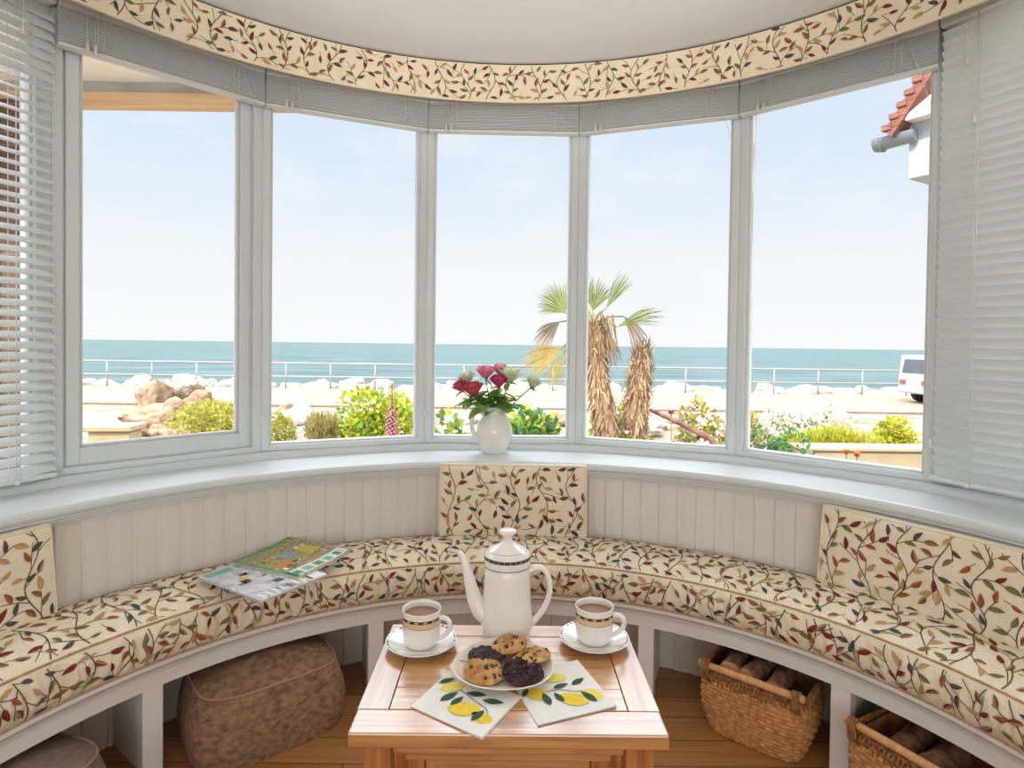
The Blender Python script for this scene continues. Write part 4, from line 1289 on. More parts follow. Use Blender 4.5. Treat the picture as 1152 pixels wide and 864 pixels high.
# house wall below the windows outside
mb = MB(); ring(mb, [(1.702, GZ), (1.80, GZ), (1.80, 0.75), (1.702, 0.75)], math.radians(-88), math.radians(88), 60)
struct(mb.build('wall_exterior', WALLW, fix=True), 'white outside wall of the bay below the windows', 'wall')
# ------------------------------------------------------------------ promenade railing
RAILM = mat('pale_painted_railing', (236, 230, 220), 0.5, (226, 218, 206), 4)
rail = thing('promenade_railing', 'long pale two bar railing along the sea front', 'railing', (0, 25.3, GZ + 0.03))
XS = [-16.9 + 1.88 * i for i in range(-4, 23)]
mb = MB(); mb.tube([(-25, 0, 1.08), (0, 0, 1.08), (25, 0, 1.08)], 0.035, 8); mb.build('top_bar', RAILM, rail)
mb = MB(); mb.tube([(-25, 0, 0.52), (0, 0, 0.52), (25, 0, 0.52)], 0.030, 8); mb.build('middle_bar', RAILM, rail)
for x in XS:
    mb = MB(); mb.tube([(x, 0, 0), (x, 0, 1.08)], 0.034, 8); mb.lathe([(0.09, 0), (0.09, 0.02), (0.0, 0.02)], 12, (x, 0, 0)); mb.build('post', RAILM, rail)
# ------------------------------------------------------------------ boulders and stones
ALBEDO = 0.55
ROCKW = mat('white_limestone', (236, 224, 206), 0.9, (206, 186, 162), 1.6, bump=0.6, bscale=7, detail=8, lo=0.36, hi=0.6)
ROCKP = mat('pink_brown_rock', (214, 184, 152), 0.9, (160, 124, 92), 2.4, bump=0.8, bscale=10, detail=8, lo=0.36, hi=0.62)
import bmesh
def rock_mesh(seed, sub=4, rough=0.5):
    bm = bmesh.new(); bmesh.ops.create_icosphere(bm, subdivisions=sub, radius=1)
    rr = random.Random(seed)
    planes = [(Vector((rr.gauss(0, 1), rr.gauss(0, 1), rr.gauss(0, 1))).normalized(), rr.uniform(0.55, 0.9)) for _ in range(9)]
    for v in bm.verts:
        p = v.co.copy()
        for n, d in planes:
            k = p.dot(n)
            if k > d: p -= n * (k - d) * 0.9
        p *= 1 + rough * 0.5 * noise.noise(p * 1.6 + Vector((seed * 3.1, 0, 0))) + rough * 0.2 * noise.noise(p * 4.5 + Vector((0, seed, 0)))
        p *= 1 + 0.05 * noise.noise(p * 11 + Vector((seed, 5, 0)))
        v.co = p
    me = bpy.data.meshes.new('rock'); bm.to_mesh(me); bm.free()
    return me
ROCKS = [rock_mesh(i) for i in range(6)]
def rock(name, x, y, z, s, i, m, label, group, rz=0):
    me = ROCKS[i % 6].copy()
    me.materials.clear(); me.materials.append(m)
    o = bpy.data.objects.new(name, me); COL.objects.link(o)
    o.location = (x, y, z); o.scale = s; o.rotation_euler = (0, 0, rz)
    return tag(o, label, 'rock', group)
def by_window(o, what):
    p = o.location
    px = 576 + FPX * p.x / p.y
    i = 0 if px < 290 else 1 if px < 480 else 2 if px < 650 else 3 if px < 830 else 4
    o['label'] = what + (' seen through the casement window', ' seen through the window of the lime bush', ' seen through the middle window behind the roses', ' seen through the window of the palms', ' seen through the window of the yellow mounds')[i]
rr = random.Random(12)
x = -21.0
while x < 20.5:
    wd = rr.uniform(0.45, 1.05)
    h = rr.uniform(0.42, 0.72)
    x += wd * 0.9
    rock('boulder', x, 27.3 + rr.uniform(-0.5, 0.5), -1.45 + 0.25 + rr.uniform(-0.05, 0.12), (wd, rr.uniform(0.7, 1.1), h), rr.randrange(6), ROCKW, 'white boulder in the long row between the railing and the sea', 'boulders of the sea wall row', rr.uniform(0, 6.28))
    if rr.random() < 0.5:
        rock('boulder', x - wd * 0.5, 29.5 + rr.uniform(-0.3, 0.3), -1.45 + 0.25, (rr.uniform(0.5, 0.9), 0.8, rr.uniform(0.4, 0.65)), rr.randrange(6), ROCKW, 'white boulder in the long row between the railing and the sea', 'boulders of the sea wall row', rr.uniform(0, 6.28))
    x += wd * 0.75
for o in list(COL.objects):
    if o.name.startswith('boulder'): by_window(o, 'white boulder in the row behind the railing')
# rockery on the left
G = 'rocks of the rockery on the left'
for (px, py, Y, s, i, m, lab) in (
        (176, 452, 13.0, (0.42, 0.35, 0.50), 1, ROCKP, 'tall pinkish rock at the left end of the rockery'),
        (166, 474, 12.8, (0.36, 0.35, 0.40), 3, ROCKP, 'brownish rock low at the left foot of the rockery'),
        (208, 438, 13.4, (0.50, 0.40, 0.34), 2, ROCKW, 'pale flat topped boulder on the top of the rockery'),
        (202, 466, 12.6, (0.46, 0.35, 0.36), 4, ROCKP, 'cracked tan rock in the middle of the rockery'),
        (190, 486, 12.2, (0.50, 0.35, 0.30), 5, ROCKP, 'low wide rock at the foot of the rockery'),
        (224, 462, 13.2, (0.40, 0.35, 0.45), 0, ROCKP, 'rounded rock at the right of the rockery behind the hedge')):
    p = at(px, py, Y)
    rock('rockery_stone', p.x, p.y, p.z, s, i, m, lab, G, i * 1.1)
    # the stones rest on those below; a low footing stone reaches the ground
rock('rockery_stone', at(190, 480, 12.9).x, 12.9, GZ + 0.25, (1.0, 0.7, 0.42), 2, ROCKP, 'broad base rock under the rockery', G, 0.4)
rr = random.Random(33)
G = 'pale stones scattered in the garden'
for k in range(34):
    px = rr.choice((rr.uniform(310, 470), rr.uniform(495, 640), rr.uniform(720, 860), rr.uniform(840, 1030)))
    Y = rr.uniform(12.5, 17.8)
    p = at(px, 450, Y)
    sz = rr.uniform(0.14, 0.36)
    rock('garden_stone', p.x, Y, GZ + sz * 0.25, (sz * rr.uniform(1, 1.6), sz, sz * 0.8), rr.randrange(6), rr.choice((ROCKW, ROCKP, ROCKW)), 'pale stone lying on the sandy ground short of the promenade', G, rr.uniform(0, 6))
for o in list(COL.objects):
    if o.name.startswith('garden_stone'): by_window(o, 'pale stone short of the promenade')
# ------------------------------------------------------------------ stone seat block at far left
BLOCK = mat('cream_stone_block', (226, 206, 172), 0.85, (214, 190, 152), 3)
p = at(130, 484, 11.0)
blk = thing('stone_bench', 'cream stone block bench with flat slab top left of the rockery', 'bench', (p.x, 11.0, GZ), 0.12)
mb = MB(); mb.box(-0.40, 0.40, -0.30, 0.30, 0.36, 0.46, b=0.015); mb.build('slab', BLOCK, blk)
mb = MB(); mb.box(-0.34, 0.34, -0.24, 0.24, 0.0, 0.3598, b=0.01); mb.build('base', BLOCK, blk)
# low wall at right
mb = MB()
a_, b__ = at(905, 503, 8.0), at(1100, 503, 8.0)
mb.box(a_.x, b__.x, 8.0, 8.35, GZ, a_.z - 0.05, b=0.01); mb.box(a_.x - 0.03, b__.x + 0.03, 7.97, 8.38, a_.z - 0.0498, a_.z, b=0.01)
tag(mb.build('garden_wall', BLOCK), 'low cream garden wall in front of the yellow grass mounds', 'wall')
# ------------------------------------------------------------------ shrubs
def leafmat(name, c1, c2): return translucent(mat(name, c1, 0.6, c2, 9, spec=0.25), 0.35)
ALBEDO = 0.78
G_YEL = leafmat('yellow_green_leaf', (214, 206, 84), (178, 176, 62))
G_LIM = leafmat('lime_leaf', (224, 222, 70), (170, 188, 56))
G_MID = leafmat('fresh_green_leaf', (142, 186, 84), (98, 150, 62))
G_DRK = leafmat('blue_green_leaf', (120, 152, 118), (82, 120, 88))
G_OLI = leafmat('olive_leaf', (186, 180, 110), (150, 144, 84))
G_BRN = leafmat('dry_leaf', (196, 172, 112), (164, 136, 84))
F_WHT = mat('white_flower', (246, 242, 226), 0.7, (240, 234, 210), 20)
F_PNK = mat('pink_flower', (214, 128, 160), 0.7, (186, 92, 128), 40)
F_ORA = mat('orange_flower', (226, 142, 52), 0.7, (206, 112, 36), 40)
ALBEDO = 0.5
TWIGM = mat('shrub_twig', (140, 112, 80), 0.9, (110, 86, 60), 20)
def shrub(name, label, px, pytop, Y, rx, ry, mats, nleaf, lsize, seed, zlow=None, spiky=False, flowers=None, group=None, cat='shrub'):
    rnd = random.Random(seed)
    top = at(px, pytop, Y)
    zl = GZ + 0.15 if zlow is None else zlow
    zc = (top.z * 0.45 + zl * 0.55); rz = top.z - zc
    root = thing(name, label, cat, (top.x, Y, GZ), 0, group)
    mb = MB()
    lobes = [(rnd.uniform(-0.5, 0.5) * rx, rnd.uniform(-0.5, 0.5) * ry, rnd.uniform(-0.4, 0.45) * rz, rnd.uniform(0.45, 0.62)) for _ in range(9)]
    fl = []
    for i in range(nleaf):
        lx, ly, lz, k = rnd.choice(lobes)
        d = Vector((rnd.gauss(0, 1), rnd.gauss(0, 1), rnd.gauss(0, 1) + 0.2)).normalized()
        q = rnd.uniform(0.72, 1.0)
        p = Vector((lx + d.x * rx * k * q, ly + d.y * ry * k * q, lz + d.z * rz * k * q * 1.05))
        if p.z > rz: p.z = rz - rnd.uniform(0, 0.05)
        p.z += zc - GZ
        if p.z < 0.02: continue
        ln = lsize * rnd.uniform(0.7, 1.3)
        if spiky: ax = (Vector((d.x * 0.4, d.y * 0.4, 1)) + Vector((rnd.uniform(-.3, .3), rnd.uniform(-.3, .3), 0))).normalized()
        else: ax = (d + Vector((rnd.uniform(-1, 1), rnd.uniform(-1, 1), rnd.uniform(-0.6, 0.9)))).normalized()
        sd = ax.cross(Vector((rnd.gauss(0, 1), rnd.gauss(0, 1), rnd.gauss(0, 1)))).normalized()
        wv = ln * (0.12 if spiky else 0.36)
        up = sd.cross(ax)
        mb.add([p, p + ax * ln * 0.5 + sd * wv + up * ln * 0.06, p + ax * ln, p + ax * ln * 0.5 - sd * wv + up * ln * 0.06], [(0, 1, 2, 3)], rnd.randrange(len(mats)), True)
        if flowers and d.z > -0.1 and rnd.random() < flowers[1]: fl.append(p + d * 0.02)
    mb.build('foliage', mats, root)
    if flowers:
        fb = MB()
        for p in fl:
            r = flowers[2] * rnd.uniform(0.7, 1.2)
            ax = Vector((rnd.uniform(-.6, .6), -1, rnd.uniform(0.2, 1))).normalized()
            s1 = ax.cross(Vector((0, 0, 1))).normalized(); s2 = s1.cross(ax)
            V = [p + ax * r * 0.3]
            for k in range(10):
                t = 2 * PI * k / 10
                V.append(p + (s1 * math.cos(t) + s2 * math.sin(t)) * r * (1.0 if k % 2 == 0 else 0.6))
            fb.add(V, [(0, 1 + k, 1 + (k + 1) % 10) for k in range(10)], 0, True)
        fb.build('flowers', flowers[0], root)
    mb = MB()
    for i in range(6):
        lx, ly, lz, k = lobes[i]
        mb.tube([(lx * 0.15, ly * 0.15, 0), (lx * 0.6, ly * 0.6, (zc - GZ + lz) * 0.5), (lx, ly, max(0.05, zc - GZ + lz))], [0.02, 0.014, 0.006], 6)
    mb.build('stem', TWIGM, root)
    return root
shrub('hedge_shrub', 'dense yellow green dome shrub below the rockery in the casement window', 262, 448, 9.0, 0.86, 0.6, [G_YEL, G_OLI, G_YEL], 5200, 0.055, 1)
shrub('hedge_shrub', 'small olive shrub at the left edge of the second clear window', 314, 458, 9.4, 0.26, 0.3, [G_OLI, G_YEL], 1300, 0.05, 2)
shrub('feathery_shrub', 'feathery dry brown green bush left of the lime bush', 366, 464, 9.0, 0.34, 0.3, [G_OLI, G_BRN, G_OLI], 1900, 0.10, 3, spiky=True)
shrub('lime_shrub', 'bright lime leaved bush behind the pink flower spike', 428, 434, 9.0, 0.62, 0.45, [G_LIM, G_LIM, G_MID, G_YEL], 2600, 0.085, 4)
shrub('leafy_plant', 'fresh green leafy plant to the left of the jug, outside', 508, 465, 7.0, 0.20, 0.2, [G_MID, G_DRK, G_LIM], 420, 0.10, 5)
shrub('leafy_plant', 'fresh green leafy plant to the right of the jug, outside', 603, 456, 7.0, 0.36, 0.25, [G_MID, G_DRK, G_MID, G_LIM], 900, 0.11, 6)
shrub('wild_shrub', 'pale yellow green wild growth filling the space behind the two palm trunks', 690, 440, 8.4, 0.36, 0.3, [G_YEL, G_OLI, G_MID], 1500, 0.075, 7, flowers=(F_WHT, 0.05, 0.03))
shrub('flowering_shrub', 'pale flowering bush right of the fallen trunk', 800, 446, 8.0, 0.50, 0.35, [G_OLI, G_YEL, G_BRN], 1700, 0.07, 8, flowers=(F_WHT, 0.16, 0.04))
shrub('flowering_shrub', 'low straw coloured growth at the foot of the palm stump', 722, 478, 7.2, 0.40, 0.25, [G_BRN, G_YEL, G_OLI], 900, 0.07, 9, flowers=(F_WHT, 0.10, 0.03))
shrub('rounded_shrub', 'blue green leafed shrub at lower left of the right hand clear window', 868, 476, 6.6, 0.36, 0.3, [G_DRK, G_DRK, G_MID], 1700, 0.06, 10, flowers=(F_WHT, 0.03, 0.025))
shrub('straw_shrub', 'pale straw growth between the flowering bush and the blue green shrub', 848, 462, 8.6, 0.22, 0.25, [G_OLI, G_BRN, G_YEL], 800, 0.07, 11, flowers=(F_WHT, 0.10, 0.03))
shrub('grass_mound', 'long low mound of yellow grass above the garden wall', 945, 477, 9.0, 0.98, 0.4, [G_YEL, G_LIM, G_YEL], 5200, 0.09, 12, spiky=True, cat='grass')
shrub('grass_mound', 'taller rounded yellow mound at the right above the garden wall', 1008, 466, 9.2, 0.34, 0.35, [G_YEL, G_LIM, G_YEL], 2400, 0.06, 13, cat='grass')
shrub('flower_carpet', 'white flowering carpet behind the yellow grass mounds', 905, 456, 12.0, 0.85, 0.5, [G_OLI, F_WHT, F_WHT], 2400, 0.06, 14, flowers=(F_WHT, 0.35, 0.05), cat='flowers')
# flower spike in front of the lime bush
p = at(441, 430, 8.3)
spk = thing('flower_spike', 'tall pinkish flower spike standing in front of the lime bush', 'flower', (p.x, 8.3, GZ))
hh = p.z - GZ
mb = MB(); mb.tube([(0, 0, 0), (0.01, 0, hh * 0.5), (0, 0, hh)], [0.016, 0.014, 0.006], 7); mb.build('stem', TWIGM, spk)
mb = MB(); rr = random.Random(4)
for i in range(170):
    z = hh - 0.80 * (i / 170)
    r = 0.020 + 0.035 * (i / 170)
    a = i * 2.4
    c = Vector((math.cos(a) * r, math.sin(a) * r, z)); s_ = 0.016 + 0.018 * (i / 170)
    d = Vector((math.cos(a), math.sin(a), 0)); sd = Vector((-d.y, d.x, 0))
    mb.add([c, c + d * s_ + sd * s_ * 0.7, c + d * s_ * 1.2 + Vector((0, 0, -s_)), c + d * s_ - sd * s_ * 0.7], [(0, 1, 2, 3)], 0 if i > 70 else 1)
mb.build('florets', [F_PNK, G_BRN], spk)
for k, (px, py, c, lab) in enumerate(((952, 511, F_ORA, 'orange flower on a thin stalk in front of the garden wall, left of its pair'), (964, 514, F_ORA, 'orange flower on a thin stalk in front of the garden wall, right of its pair'), (755, 466, F_PNK, 'single pink bloom above the fallen palm trunk'))):
    p = at(px, py, 6.6 if k < 2 else 7.0)
    fl = thing('garden_flower', lab, 'flower', (p.x, p.y, GZ))
    hz = p.z - GZ
    mb = MB(); mb.tube([(0, 0, 0), (0.01, 0, hz * 0.6), (0, 0, hz)], 0.006, 6); mb.build('stem', STEM, fl)
    mb = MB()
    R_ = 0.042 if k < 2 else 0.055
    for i in range(14):
        a = 2 * PI * i / 14; zz = 0.03 * (i % 2)
        d = Vector((math.cos(a), math.sin(a), 0)); sd = Vector((-d.y, d.x, 0))
        b0 = Vector((0, 0, hz))
        mb.add([b0, b0 + d * R_ * 0.6 + sd * R_ * 0.4 + Vector((0, 0, 0.01 + zz)), b0 + d * R_ + Vector((0, 0, 0.03 + zz)), b0 + d * R_ * 0.6 - sd * R_ * 0.4 + Vector((0, 0, 0.01 + zz))], [(0, 1, 2, 3)], 0)
    mb.build('bloom', c, fl)
# ------------------------------------------------------------------ palms
ALBEDO = 0.68
FIBRE = mat('palm_trunk_fibre', (206, 170, 132), 0.95, (136, 100, 74), 9, (1, 1, 0.5), bump=0.8, bscale=40, lo=0.3, hi=0.68)
FIBRE2 = mat('pale_palm_fibre', (232, 204, 166), 0.95, (190, 152, 112), 12)
ALBEDO = 0.7
FROND = leafmat('palm_frond', (172, 182, 88), (132, 150, 66))
FRONDY = leafmat('yellowing_palm_frond', (224, 200, 84), (204, 170, 72))
FRONDD = leafmat('dead_palm_frond', (188, 160, 116), (150, 120, 84))
def palm_trunk(root, pts, rads, seed, nf=900):
    rnd = random.Random(seed)
    P = [Vector(p) for p in pts]
    mb = MB()
    # resampled rough column
    n = 46
    C, R_ = [], []
    for i in range(n + 1):
        t = i / n * (len(P) - 1); j = min(int(t), len(P) - 2); f = t - j
        C.append(P[j].lerp(P[j + 1], f)); R_.append(rads[j] * (1 - f) + rads[j + 1] * f)
    V = []
    for i in range(n + 1):
        for k in range(22):
            a = 2 * PI * k / 22
            r = R_[i] * (0.90 + 0.16 * noise.noise((math.cos(a) * 2 + seed, math.sin(a) * 2, C[i].z * 9)))
            V.append(C[i] + Vector((math.cos(a) * r, math.sin(a) * r, 0)))
    F = [(i * 22 + k, i * 22 + (k + 1) % 22, (i + 1) * 22 + (k + 1) % 22, (i + 1) * 22 + k) for i in range(n) for k in range(22)]
    F.append(tuple(range(n * 22, n * 22 + 22)))
    mb.add(V, F, 0, True)
    for i in range(nf):
        j = rnd.randrange(n); c, r = C[j], R_[j]
        a = rnd.uniform(0, 2 * PI)
        d = Vector((math.cos(a), math.sin(a), 0)); sd = Vector((-d.y, d.x, 0))
        ln = rnd.uniform(0.06, 0.16)
        b = c + d * r * 0.90
        tip = b + d * rnd.uniform(0.03, 0.085) + Vector((0, 0, rnd.choice((-1, -1, 1)) * ln)) + sd * rnd.uniform(-0.04, 0.04)
        w_ = rnd.uniform(0.006, 0.016)
        mb.add([b - sd * w_, b + sd * w_, tip + sd * w_ * 0.3, tip - sd * w_ * 0.3], [(0, 1, 2, 3)], rnd.choice((0, 1, 0)), True)
    return mb.build('trunk', [FIBRE, FIBRE2], root)
def fan(root, base, hub, dirv, nrm, Lf, spread, n, droop, m, seed, name='frond', split=0.55):
    rnd = random.Random(seed)
    base, hub, d0 = Vector(base), Vector(hub), Vector(dirv).normalized()
    nr = Vector(nrm); nr = (nr - d0 * nr.dot(d0)).normalized(); sd = d0.cross(nr)
    mb = MB()
    if (hub - base).length > 0.02:
        mid = (base + hub) / 2 + Vector((0, 0, 0.05))
        mb.tube([base, mid, hub], [0.014, 0.010, 0.008], 6)
    def pt(a, t):
        d = d0 * math.cos(a) + sd * math.sin(a)
        p = hub + d * (Lf * t) + nr * (0.10 * Lf * t * (1 - math.cos(a)))
        p.z -= droop * t * t * Lf
        return p
    for i in range(n):
        a = spread * (2 * (i + 0.5) / n - 1) + rnd.uniform(-0.02, 0.02)
        k = (1 - 0.22 * (abs(a) / spread) ** 2) * rnd.uniform(0.88, 1.04)
        da = spread / n
        V = []
        st = 7
        bend = rnd.uniform(0, 0.14) * (1 if droop >= 0 else 0)
        for j in range(st + 1):
            t = j / st
            w_ = da * min(1, (0.98 if t < split else 0.98 * (1 - (t - split) / (1 - split)) ** 0.8))
            ex = Vector((0, 0, -bend * max(0, t - split) ** 2 * Lf * 4))
            fold = nr * (0.012 * t)
            V += [pt(a - w_, t * k) + ex, pt(a, t * k) + ex + fold, pt(a + w_, t * k) + ex]
        F = []
        for j in range(st): F += [(3 * j, 3 * j + 1, 3 * j + 4, 3 * j + 3), (3 * j + 1, 3 * j + 2, 3 * j + 5, 3 * j + 4)]
        mb.add(V, F, 0, True)
    return mb.build(name, m, root)
PY_ = 7.0
b0 = at(681, 496, PY_)
palm = thing('fan_palm', 'fan palm with shaggy trunk and green crown behind the window post', 'palm tree', (b0.x, PY_, GZ))
off = Vector((-b0.x, -PY_, -GZ))
tp = lambda px, py, dy=0.0: at(px, py, PY_ + dy) + off
palm_trunk(palm, [(0.10, 0, 0), tp(683, 500), tp(678, 460), tp(671, 420), tp(668, 385), tp(667, 366)], [0.16, 0.150, 0.150, 0.145, 0.135, 0.09], 3)
H0 = tp(667, 366)
fr = [  # hub px, tip px, length factor, spread, droop, material, depth of hub
    ((636, 352), (616, 322), 1.0, 0.75, 0.10, FROND, 0.05),
    ((667, 350), (674, 316), 1.0, 0.52, 0.02, FROND, 0.10),
    ((682, 347), (704, 309), 1.0, 0.26, 0.02, FROND, -0.05),
    ((694, 368), (741, 346), 1.0, 0.22, 0.10, FROND, -0.10),
    ((632, 392), (590, 406), 1.0, 0.42, 0.18, FRONDY, -0.05),
    ((634, 396), (620, 430), 1.0, 0.30, 0.02, FRONDY, -0.12),
    ((630, 362), (604, 378), 1.0, 0.45, 0.35, FRONDD, 0.15),
    ((702, 356), (722, 378), 1.0, 0.35, 0.30, FRONDD, 0.15),
    ((680, 370), (690, 402), 1.0, 0.35, 0.10, FRONDD, 0.0),
    ((655, 372), (642, 404), 1.0, 0.45, 0.10, FRONDD, 0.0),
    ((660, 345), (648, 306), 1.0, 0.45, 0.05, FROND, 0.30),
]
for i, (h, t, k, sprd, dr, m, dy) in enumerate(fr):
    hb, tt = tp(*h, dy), tp(*t, dy - 0.05)
    d = tt - hb
    fan(palm, H0, hb, d, (0.15, -1, 0.15), d.length * 1.15, sprd * 1.25, int(14 + 26 * sprd), dr, m, 60 + i)
# dangling dead strips below the crown
mb = MB(); rr = random.Random(9)
for i in range(120):
    a = rr.uniform(0, 2 * PI); r = rr.uniform(0.10, 0.26)
    b = H0 + Vector((math.cos(a) * r, math.sin(a) * r, rr.uniform(-0.18, 0.16)))
    ln = rr.uniform(0.10, 0.34)
    w_ = rr.uniform(0.005, 0.012)
    e2 = b + Vector((math.cos(a) * 0.05, math.sin(a) * 0.05, -ln))
    mb.add([b + Vector((-w_, 0, 0)), b + Vector((w_, 0, 0)), e2 + Vector((w_ * 0.3, 0, 0)), e2 - Vector((w_ * 0.3, 0, 0))], [(0, 1, 2, 3)], 0)
mb.build('dead_leaf_skirt', FRONDD, palm)
b1 = at(714, 496, PY_ + 0.3)
stump = thing('palm_stump', 'leafless shaggy palm stump right of the green palm', 'palm trunk', (b1.x, PY_ + 0.3, GZ))
off = Vector((-b1.x, -PY_ - 0.3, -GZ))
sp2 = lambda px, py: at(px, py, PY_ + 0.3) + off
palm_trunk(stump, [(0, 0, 0), sp2(713, 495), sp2(715, 465), sp2(719, 430), sp2(722, 402), sp2(722, 390)], [0.18, 0.175, 0.160, 0.145, 0.125, 0.085], 8)
# fallen trunk
ALBEDO = 0.5
LOGF = mat('reddish_fallen_trunk', (186, 138, 116), 0.9, (120, 84, 68), 9, bump=0.6, bscale=30)
pa, pb = at(731, 461, 7.5), at(800, 494, 7.1)
pg = Vector((pb.x + 0.6, 6.8, GZ + 0.06))
mb = MB(); mb.tube([pa, pa.lerp(pb, 0.5) + Vector((0, 0, 0.015)), pb, pg], [0.022, 0.034, 0.042, 0.05], 12)
o = mb.build('fallen_trunk', LOGF)
tag(o, 'reddish leaning dead trunk slanting down right of the palm stump', 'log')
# ------------------------------------------------------------------ porch on the left
BRICK = bpy.data.materials.new('red_brick'); BRICK.use_nodes = True
n_, l_ = BRICK.node_tree.nodes, BRICK.node_tree.links
t_ = n_.new('ShaderNodeTexCoord'); mpx = n_.new('ShaderNodeMapping'); mpx.inputs['Rotation'].default_value = (PI / 2, 0, 0)
br = n_.new('ShaderNodeTexBrick'); br.inputs['Scale'].default_value = 1
br.inputs['Color1'].default_value = lin((150, 120, 94)); br.inputs['Color2'].default_value = lin((124, 98, 76)); br.inputs['Mortar'].default_value = lin((160, 150, 136))
br.inputs['Brick Width'].default_value = 0.215; br.inputs['Row Height'].default_value = 0.07; br.inputs['Mortar Size'].default_value = 0.006
l_.new(t_.outputs['Object'], mpx.inputs[0]); l_.new(mpx.outputs[0], br.inputs['Vector']); l_.new(br.outputs[0], n_['Principled BSDF'].inputs['Base Color'])
n_['Principled BSDF'].inputs['Roughness'].default_value = 0.9
ALBEDO = 0.95
OAKB = wood('weathered_beam', (190, 150, 112), (210, 174, 136), (226, 198, 160), 0, 0.7, scale=0.3)
GREYB = mat('grey_upper_board', (184, 186, 180), 0.7, (158, 160, 154), 3, (1, 1, 3))
SOFF = mat('cream_soffit', (246, 244, 238), 0.8, (238, 235, 226), 3)
porch = thing('porch_roof', 'porch roof with timber edge beam seen at top of the casement window', 'porch', (-2.4, 3.2, GZ))
zz = -GZ
ya = 3.2
def pz(py): return at(150, py, ya).z + zz
mb = MB(); mb.box(-2.0, 1.55, -0.06, 0.06, pz(120), pz(108.3), b=0.004); mb.build('timber_beam', OAKB, porch)
mb = MB(); mb.box(-2.0, 1.55, -0.04, 0.08, pz(108.2), pz(96)); mb.build('grey_board', GREYB, porch)  # grey band along the top of the timber beam
mb = MB(); mb.box(-2.0, 1.55, -0.75, 0.12, pz(95.9), pz(95.9) + 0.10); mb.build('soffit', SOFF, porch)
p = at(33, 400, 3.2)
pil = thing('brick_pillar', 'brick pillar glimpsed through the half open slats at far left', 'pillar', (p.x, 3.2, GZ))
mb = MB(); mb.box(-0.085, 0.085, -0.085, 0.085, 0, pz(120) - 0.001); mb.build('brick_shaft', BRICK, pil)
mb = MB(); mb.box(-0.110, -0.0855, -0.10, 0.06, 0, pz(120) - 0.001); mb.build('downpipe', DARK, pil)
# ------------------------------------------------------------------ neighbouring house at upper right
ALBEDO = 0.6
TILE = mat('red_roof_tile', (190, 128, 110), 0.8, (160, 98, 82), 9, (1, 1, 6), bump=0.5, bscale=14)
GUT = mat('grey_gutter', (176, 184, 190), 0.5, (156, 164, 172), 4)
FASC = mat('white_fascia', (222, 228, 232), 0.5, (214, 222, 228), 3)
RENDR = mat('cream_render', (226, 218, 200), 0.9, (216, 206, 186), 5)
hp0 = at(1022, 202, 4.0)
nh = thing('neighbouring_house', 'corner of the neighbouring house with red roof and grey gutter', 'house', (hp0.x, 4.0, GZ), math.radians(-60))
o3 = Vector((-hp0.x, -4.0, -GZ))
hq = lambda px, py, Y=4.0: at(px, py, Y) + o3
z0, z1 = hq(1022, 202).z, hq(1022, 140).z
mb = MB(); mb.box(0, 1.6, 0.0, 1.2, z0, z1, b=0.006); mb.box(0.075, 0.079, -0.003, 0.0, z0 + 0.01, z1 - 0.01)
mb.build('white_boarded_bay', FASC, nh)
mb = MB(); mb.box(0.75, 3.0, 0.3, 3.0, 0, z1); mb.build('rendered_wall', RENDR, nh)
mb = MB()
e0 = hq(1006, 146); e1 = hq(1046, 96)
dx, dz = (e1.x - e0.x) * 0.93, e1.z - e0.z
k = 8.0
mb.add([(e0.x, -0.12, e0.z), (e0.x + dx * k, -0.12, e0.z + dz * k), (e0.x + dx * k, 1.4, e0.z + dz * k), (e0.x, 1.4, e0.z),
        (e0.x + 0.05, -0.12, e0.z - 0.05), (e0.x + dx * k + 0.05, -0.12, e0.z + dz * k - 0.05), (e0.x + dx * k + 0.05, 1.4, e0.z + dz * k - 0.05), (e0.x + 0.05, 1.4, e0.z - 0.05)],
       [(0, 1, 2, 3), (7, 6, 5, 4), (0, 4, 5, 1), (3, 2, 6, 7), (0, 3, 7, 4), (1, 5, 6, 2)])
for i in range(14):
    t = i / 14 * 3
    q = Vector((e0.x + dx * t, 0, e0.z + dz * t))
    mb.box(q.x - 0.012, q.x + 0.05, -0.13, 1.4, q.z + 0.0, q.z + 0.035)
mb.build('tiled_roof', TILE, nh)
mb = MB()
soff = [(0.02, -0.10, z1 + 0.0), (0.9, -0.10, z1 + 0.0), (0.9, -0.10, z1 + 0.55), (0.02, -0.10, z1 + 0.03)]
mb.add(soff + [(x, 1.2, z) for x, y, z in soff], [(0, 1, 2, 3), (7, 6, 5, 4), (0, 4, 5, 1), (1, 5, 6, 2), (2, 6, 7, 3), (3, 7, 4, 0)])
mb.build('gable_board', SOFF, nh)
mb = MB()                                # half round gutter running to the left end
g0, g1 = hq(988, 157), hq(1024, 150)
V, F = [], []
ng = 12
cs = []
for x, rr_ in ((g0.x, 0.060), (g0.x + 0.05, 0.070), (g0.x + 0.055, 0.058), (g1.x + 0.05, 0.058)):
    z = g0.z + 0.045
    for i in range(ng + 1):
        a = PI + PI * i / ng
        V.append((x, math.cos(a) * rr_ - 0.02, z + math.sin(a) * rr_ * 1.25))
for j in range(3):
    for i in range(ng): F.append((j * (ng + 1) + i, j * (ng + 1) + i + 1, (j + 1) * (ng + 1) + i + 1, (j + 1) * (ng + 1) + i))
F.append(tuple(range(ng, -1, -1))); F.append(tuple(range(3 * (ng + 1), 4 * (ng + 1))))
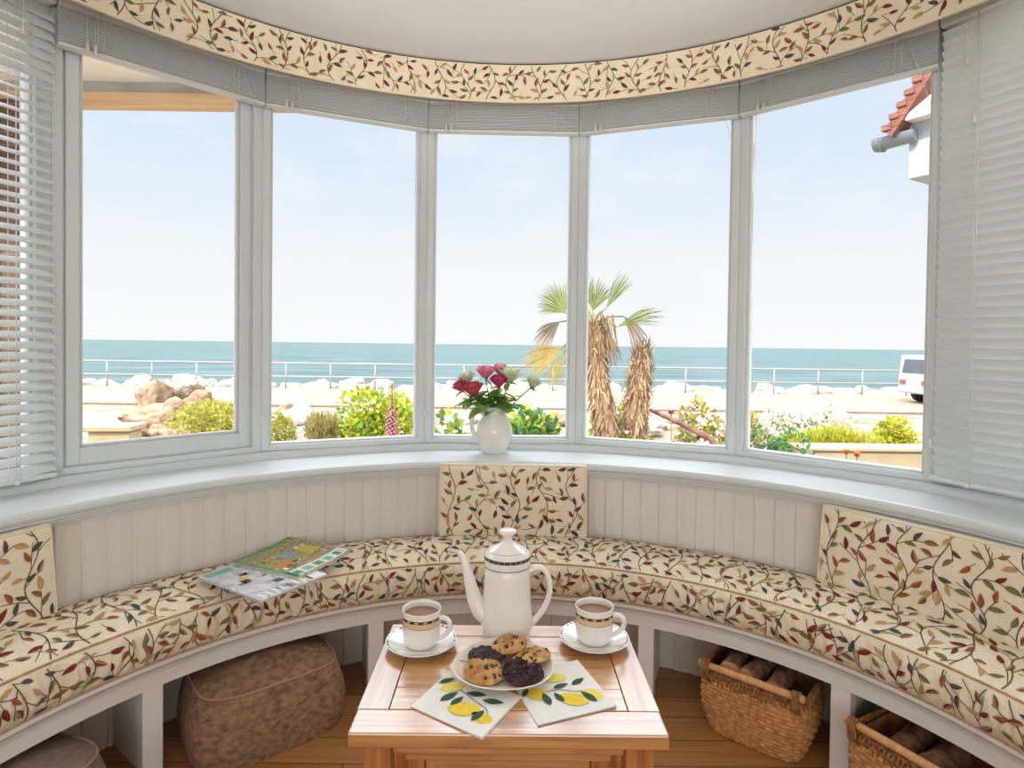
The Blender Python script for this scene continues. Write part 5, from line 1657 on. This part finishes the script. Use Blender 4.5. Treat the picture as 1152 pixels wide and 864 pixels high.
for j in range(3): F.append((j * (ng + 1), (j + 1) * (ng + 1), (j + 1) * (ng + 1) + ng, j * (ng + 1) + ng))
mb.add(V, F, 0, False)
mb.build('gutter', GUT, nh)
# ------------------------------------------------------------------ parked van on the promenade
VANB = mat('pale_van_paint', (216, 218, 222), 0.3, (208, 210, 216), 2)
VANG = mat('van_glass', (120, 130, 142), 0.1, (100, 110, 122), 2)
TYRE = mat('tyre_rubber', (64, 62, 62), 0.8)
pv = at(1027, 450, 22.0)
van = thing('van', 'pale grey van at the right edge in front of the railing', 'van', (pv.x, 22.0, GZ + 0.03))
prof = [(4.5, 0.35), (4.48, 0.80), (4.40, 0.98), (3.65, 1.12), (3.05, 1.72), (2.8, 1.78), (0.12, 1.78), (0.02, 1.0), (0.0, 0.35)]
mb = MB()
P = [(x, -0.9, z) for x, z in prof] + [(x, 0.9, z) for x, z in prof]
n = len(prof)
mb.add(P, [tuple(range(n - 1, -1, -1)), tuple(range(n, 2 * n))] + [(i, (i + 1) % n, n + (i + 1) % n, n + i) for i in range(n)])
bevel(mb.build('body', VANB, van, fix=True), 0.05, 2)
mb = MB()
for y in (-0.905, 0.905): mb.add([(3.5, y, 1.15), (2.3, y, 1.15), (2.3, y, 1.62), (3.02, y, 1.62)], [(0, 1, 2, 3)])
for y in (-0.905, 0.905): mb.add([(2.2, y, 1.15), (0.3, y, 1.15), (0.3, y, 1.62), (2.2, y, 1.62)], [(0, 1, 2, 3)])
mb.build('side_windows', VANG, van)
mb = MB(); mb.add([(0.030, -0.7, 1.10), (0.030, 0.7, 1.10), (0.095, 0.65, 1.62), (0.095, -0.65, 1.62)], [(0, 1, 2, 3)]); mb.build('rear_window', VANG, van)
for x in (0.85, 3.6):
    for y in (-0.82, 0.82):
        mb = MB(); mb.tube([(x, y - 0.1, 0.32), (x, y + 0.1, 0.32)], 0.32, 22, smooth=False); mb.build('wheel', TYRE, van)
mb = MB(); mb.box(-0.02, 0.05, -0.75, -0.45, 0.70, 0.84); mb.box(-0.02, 0.05, 0.45, 0.75, 0.70, 0.84); mb.build('tail_lights', TILE, van)
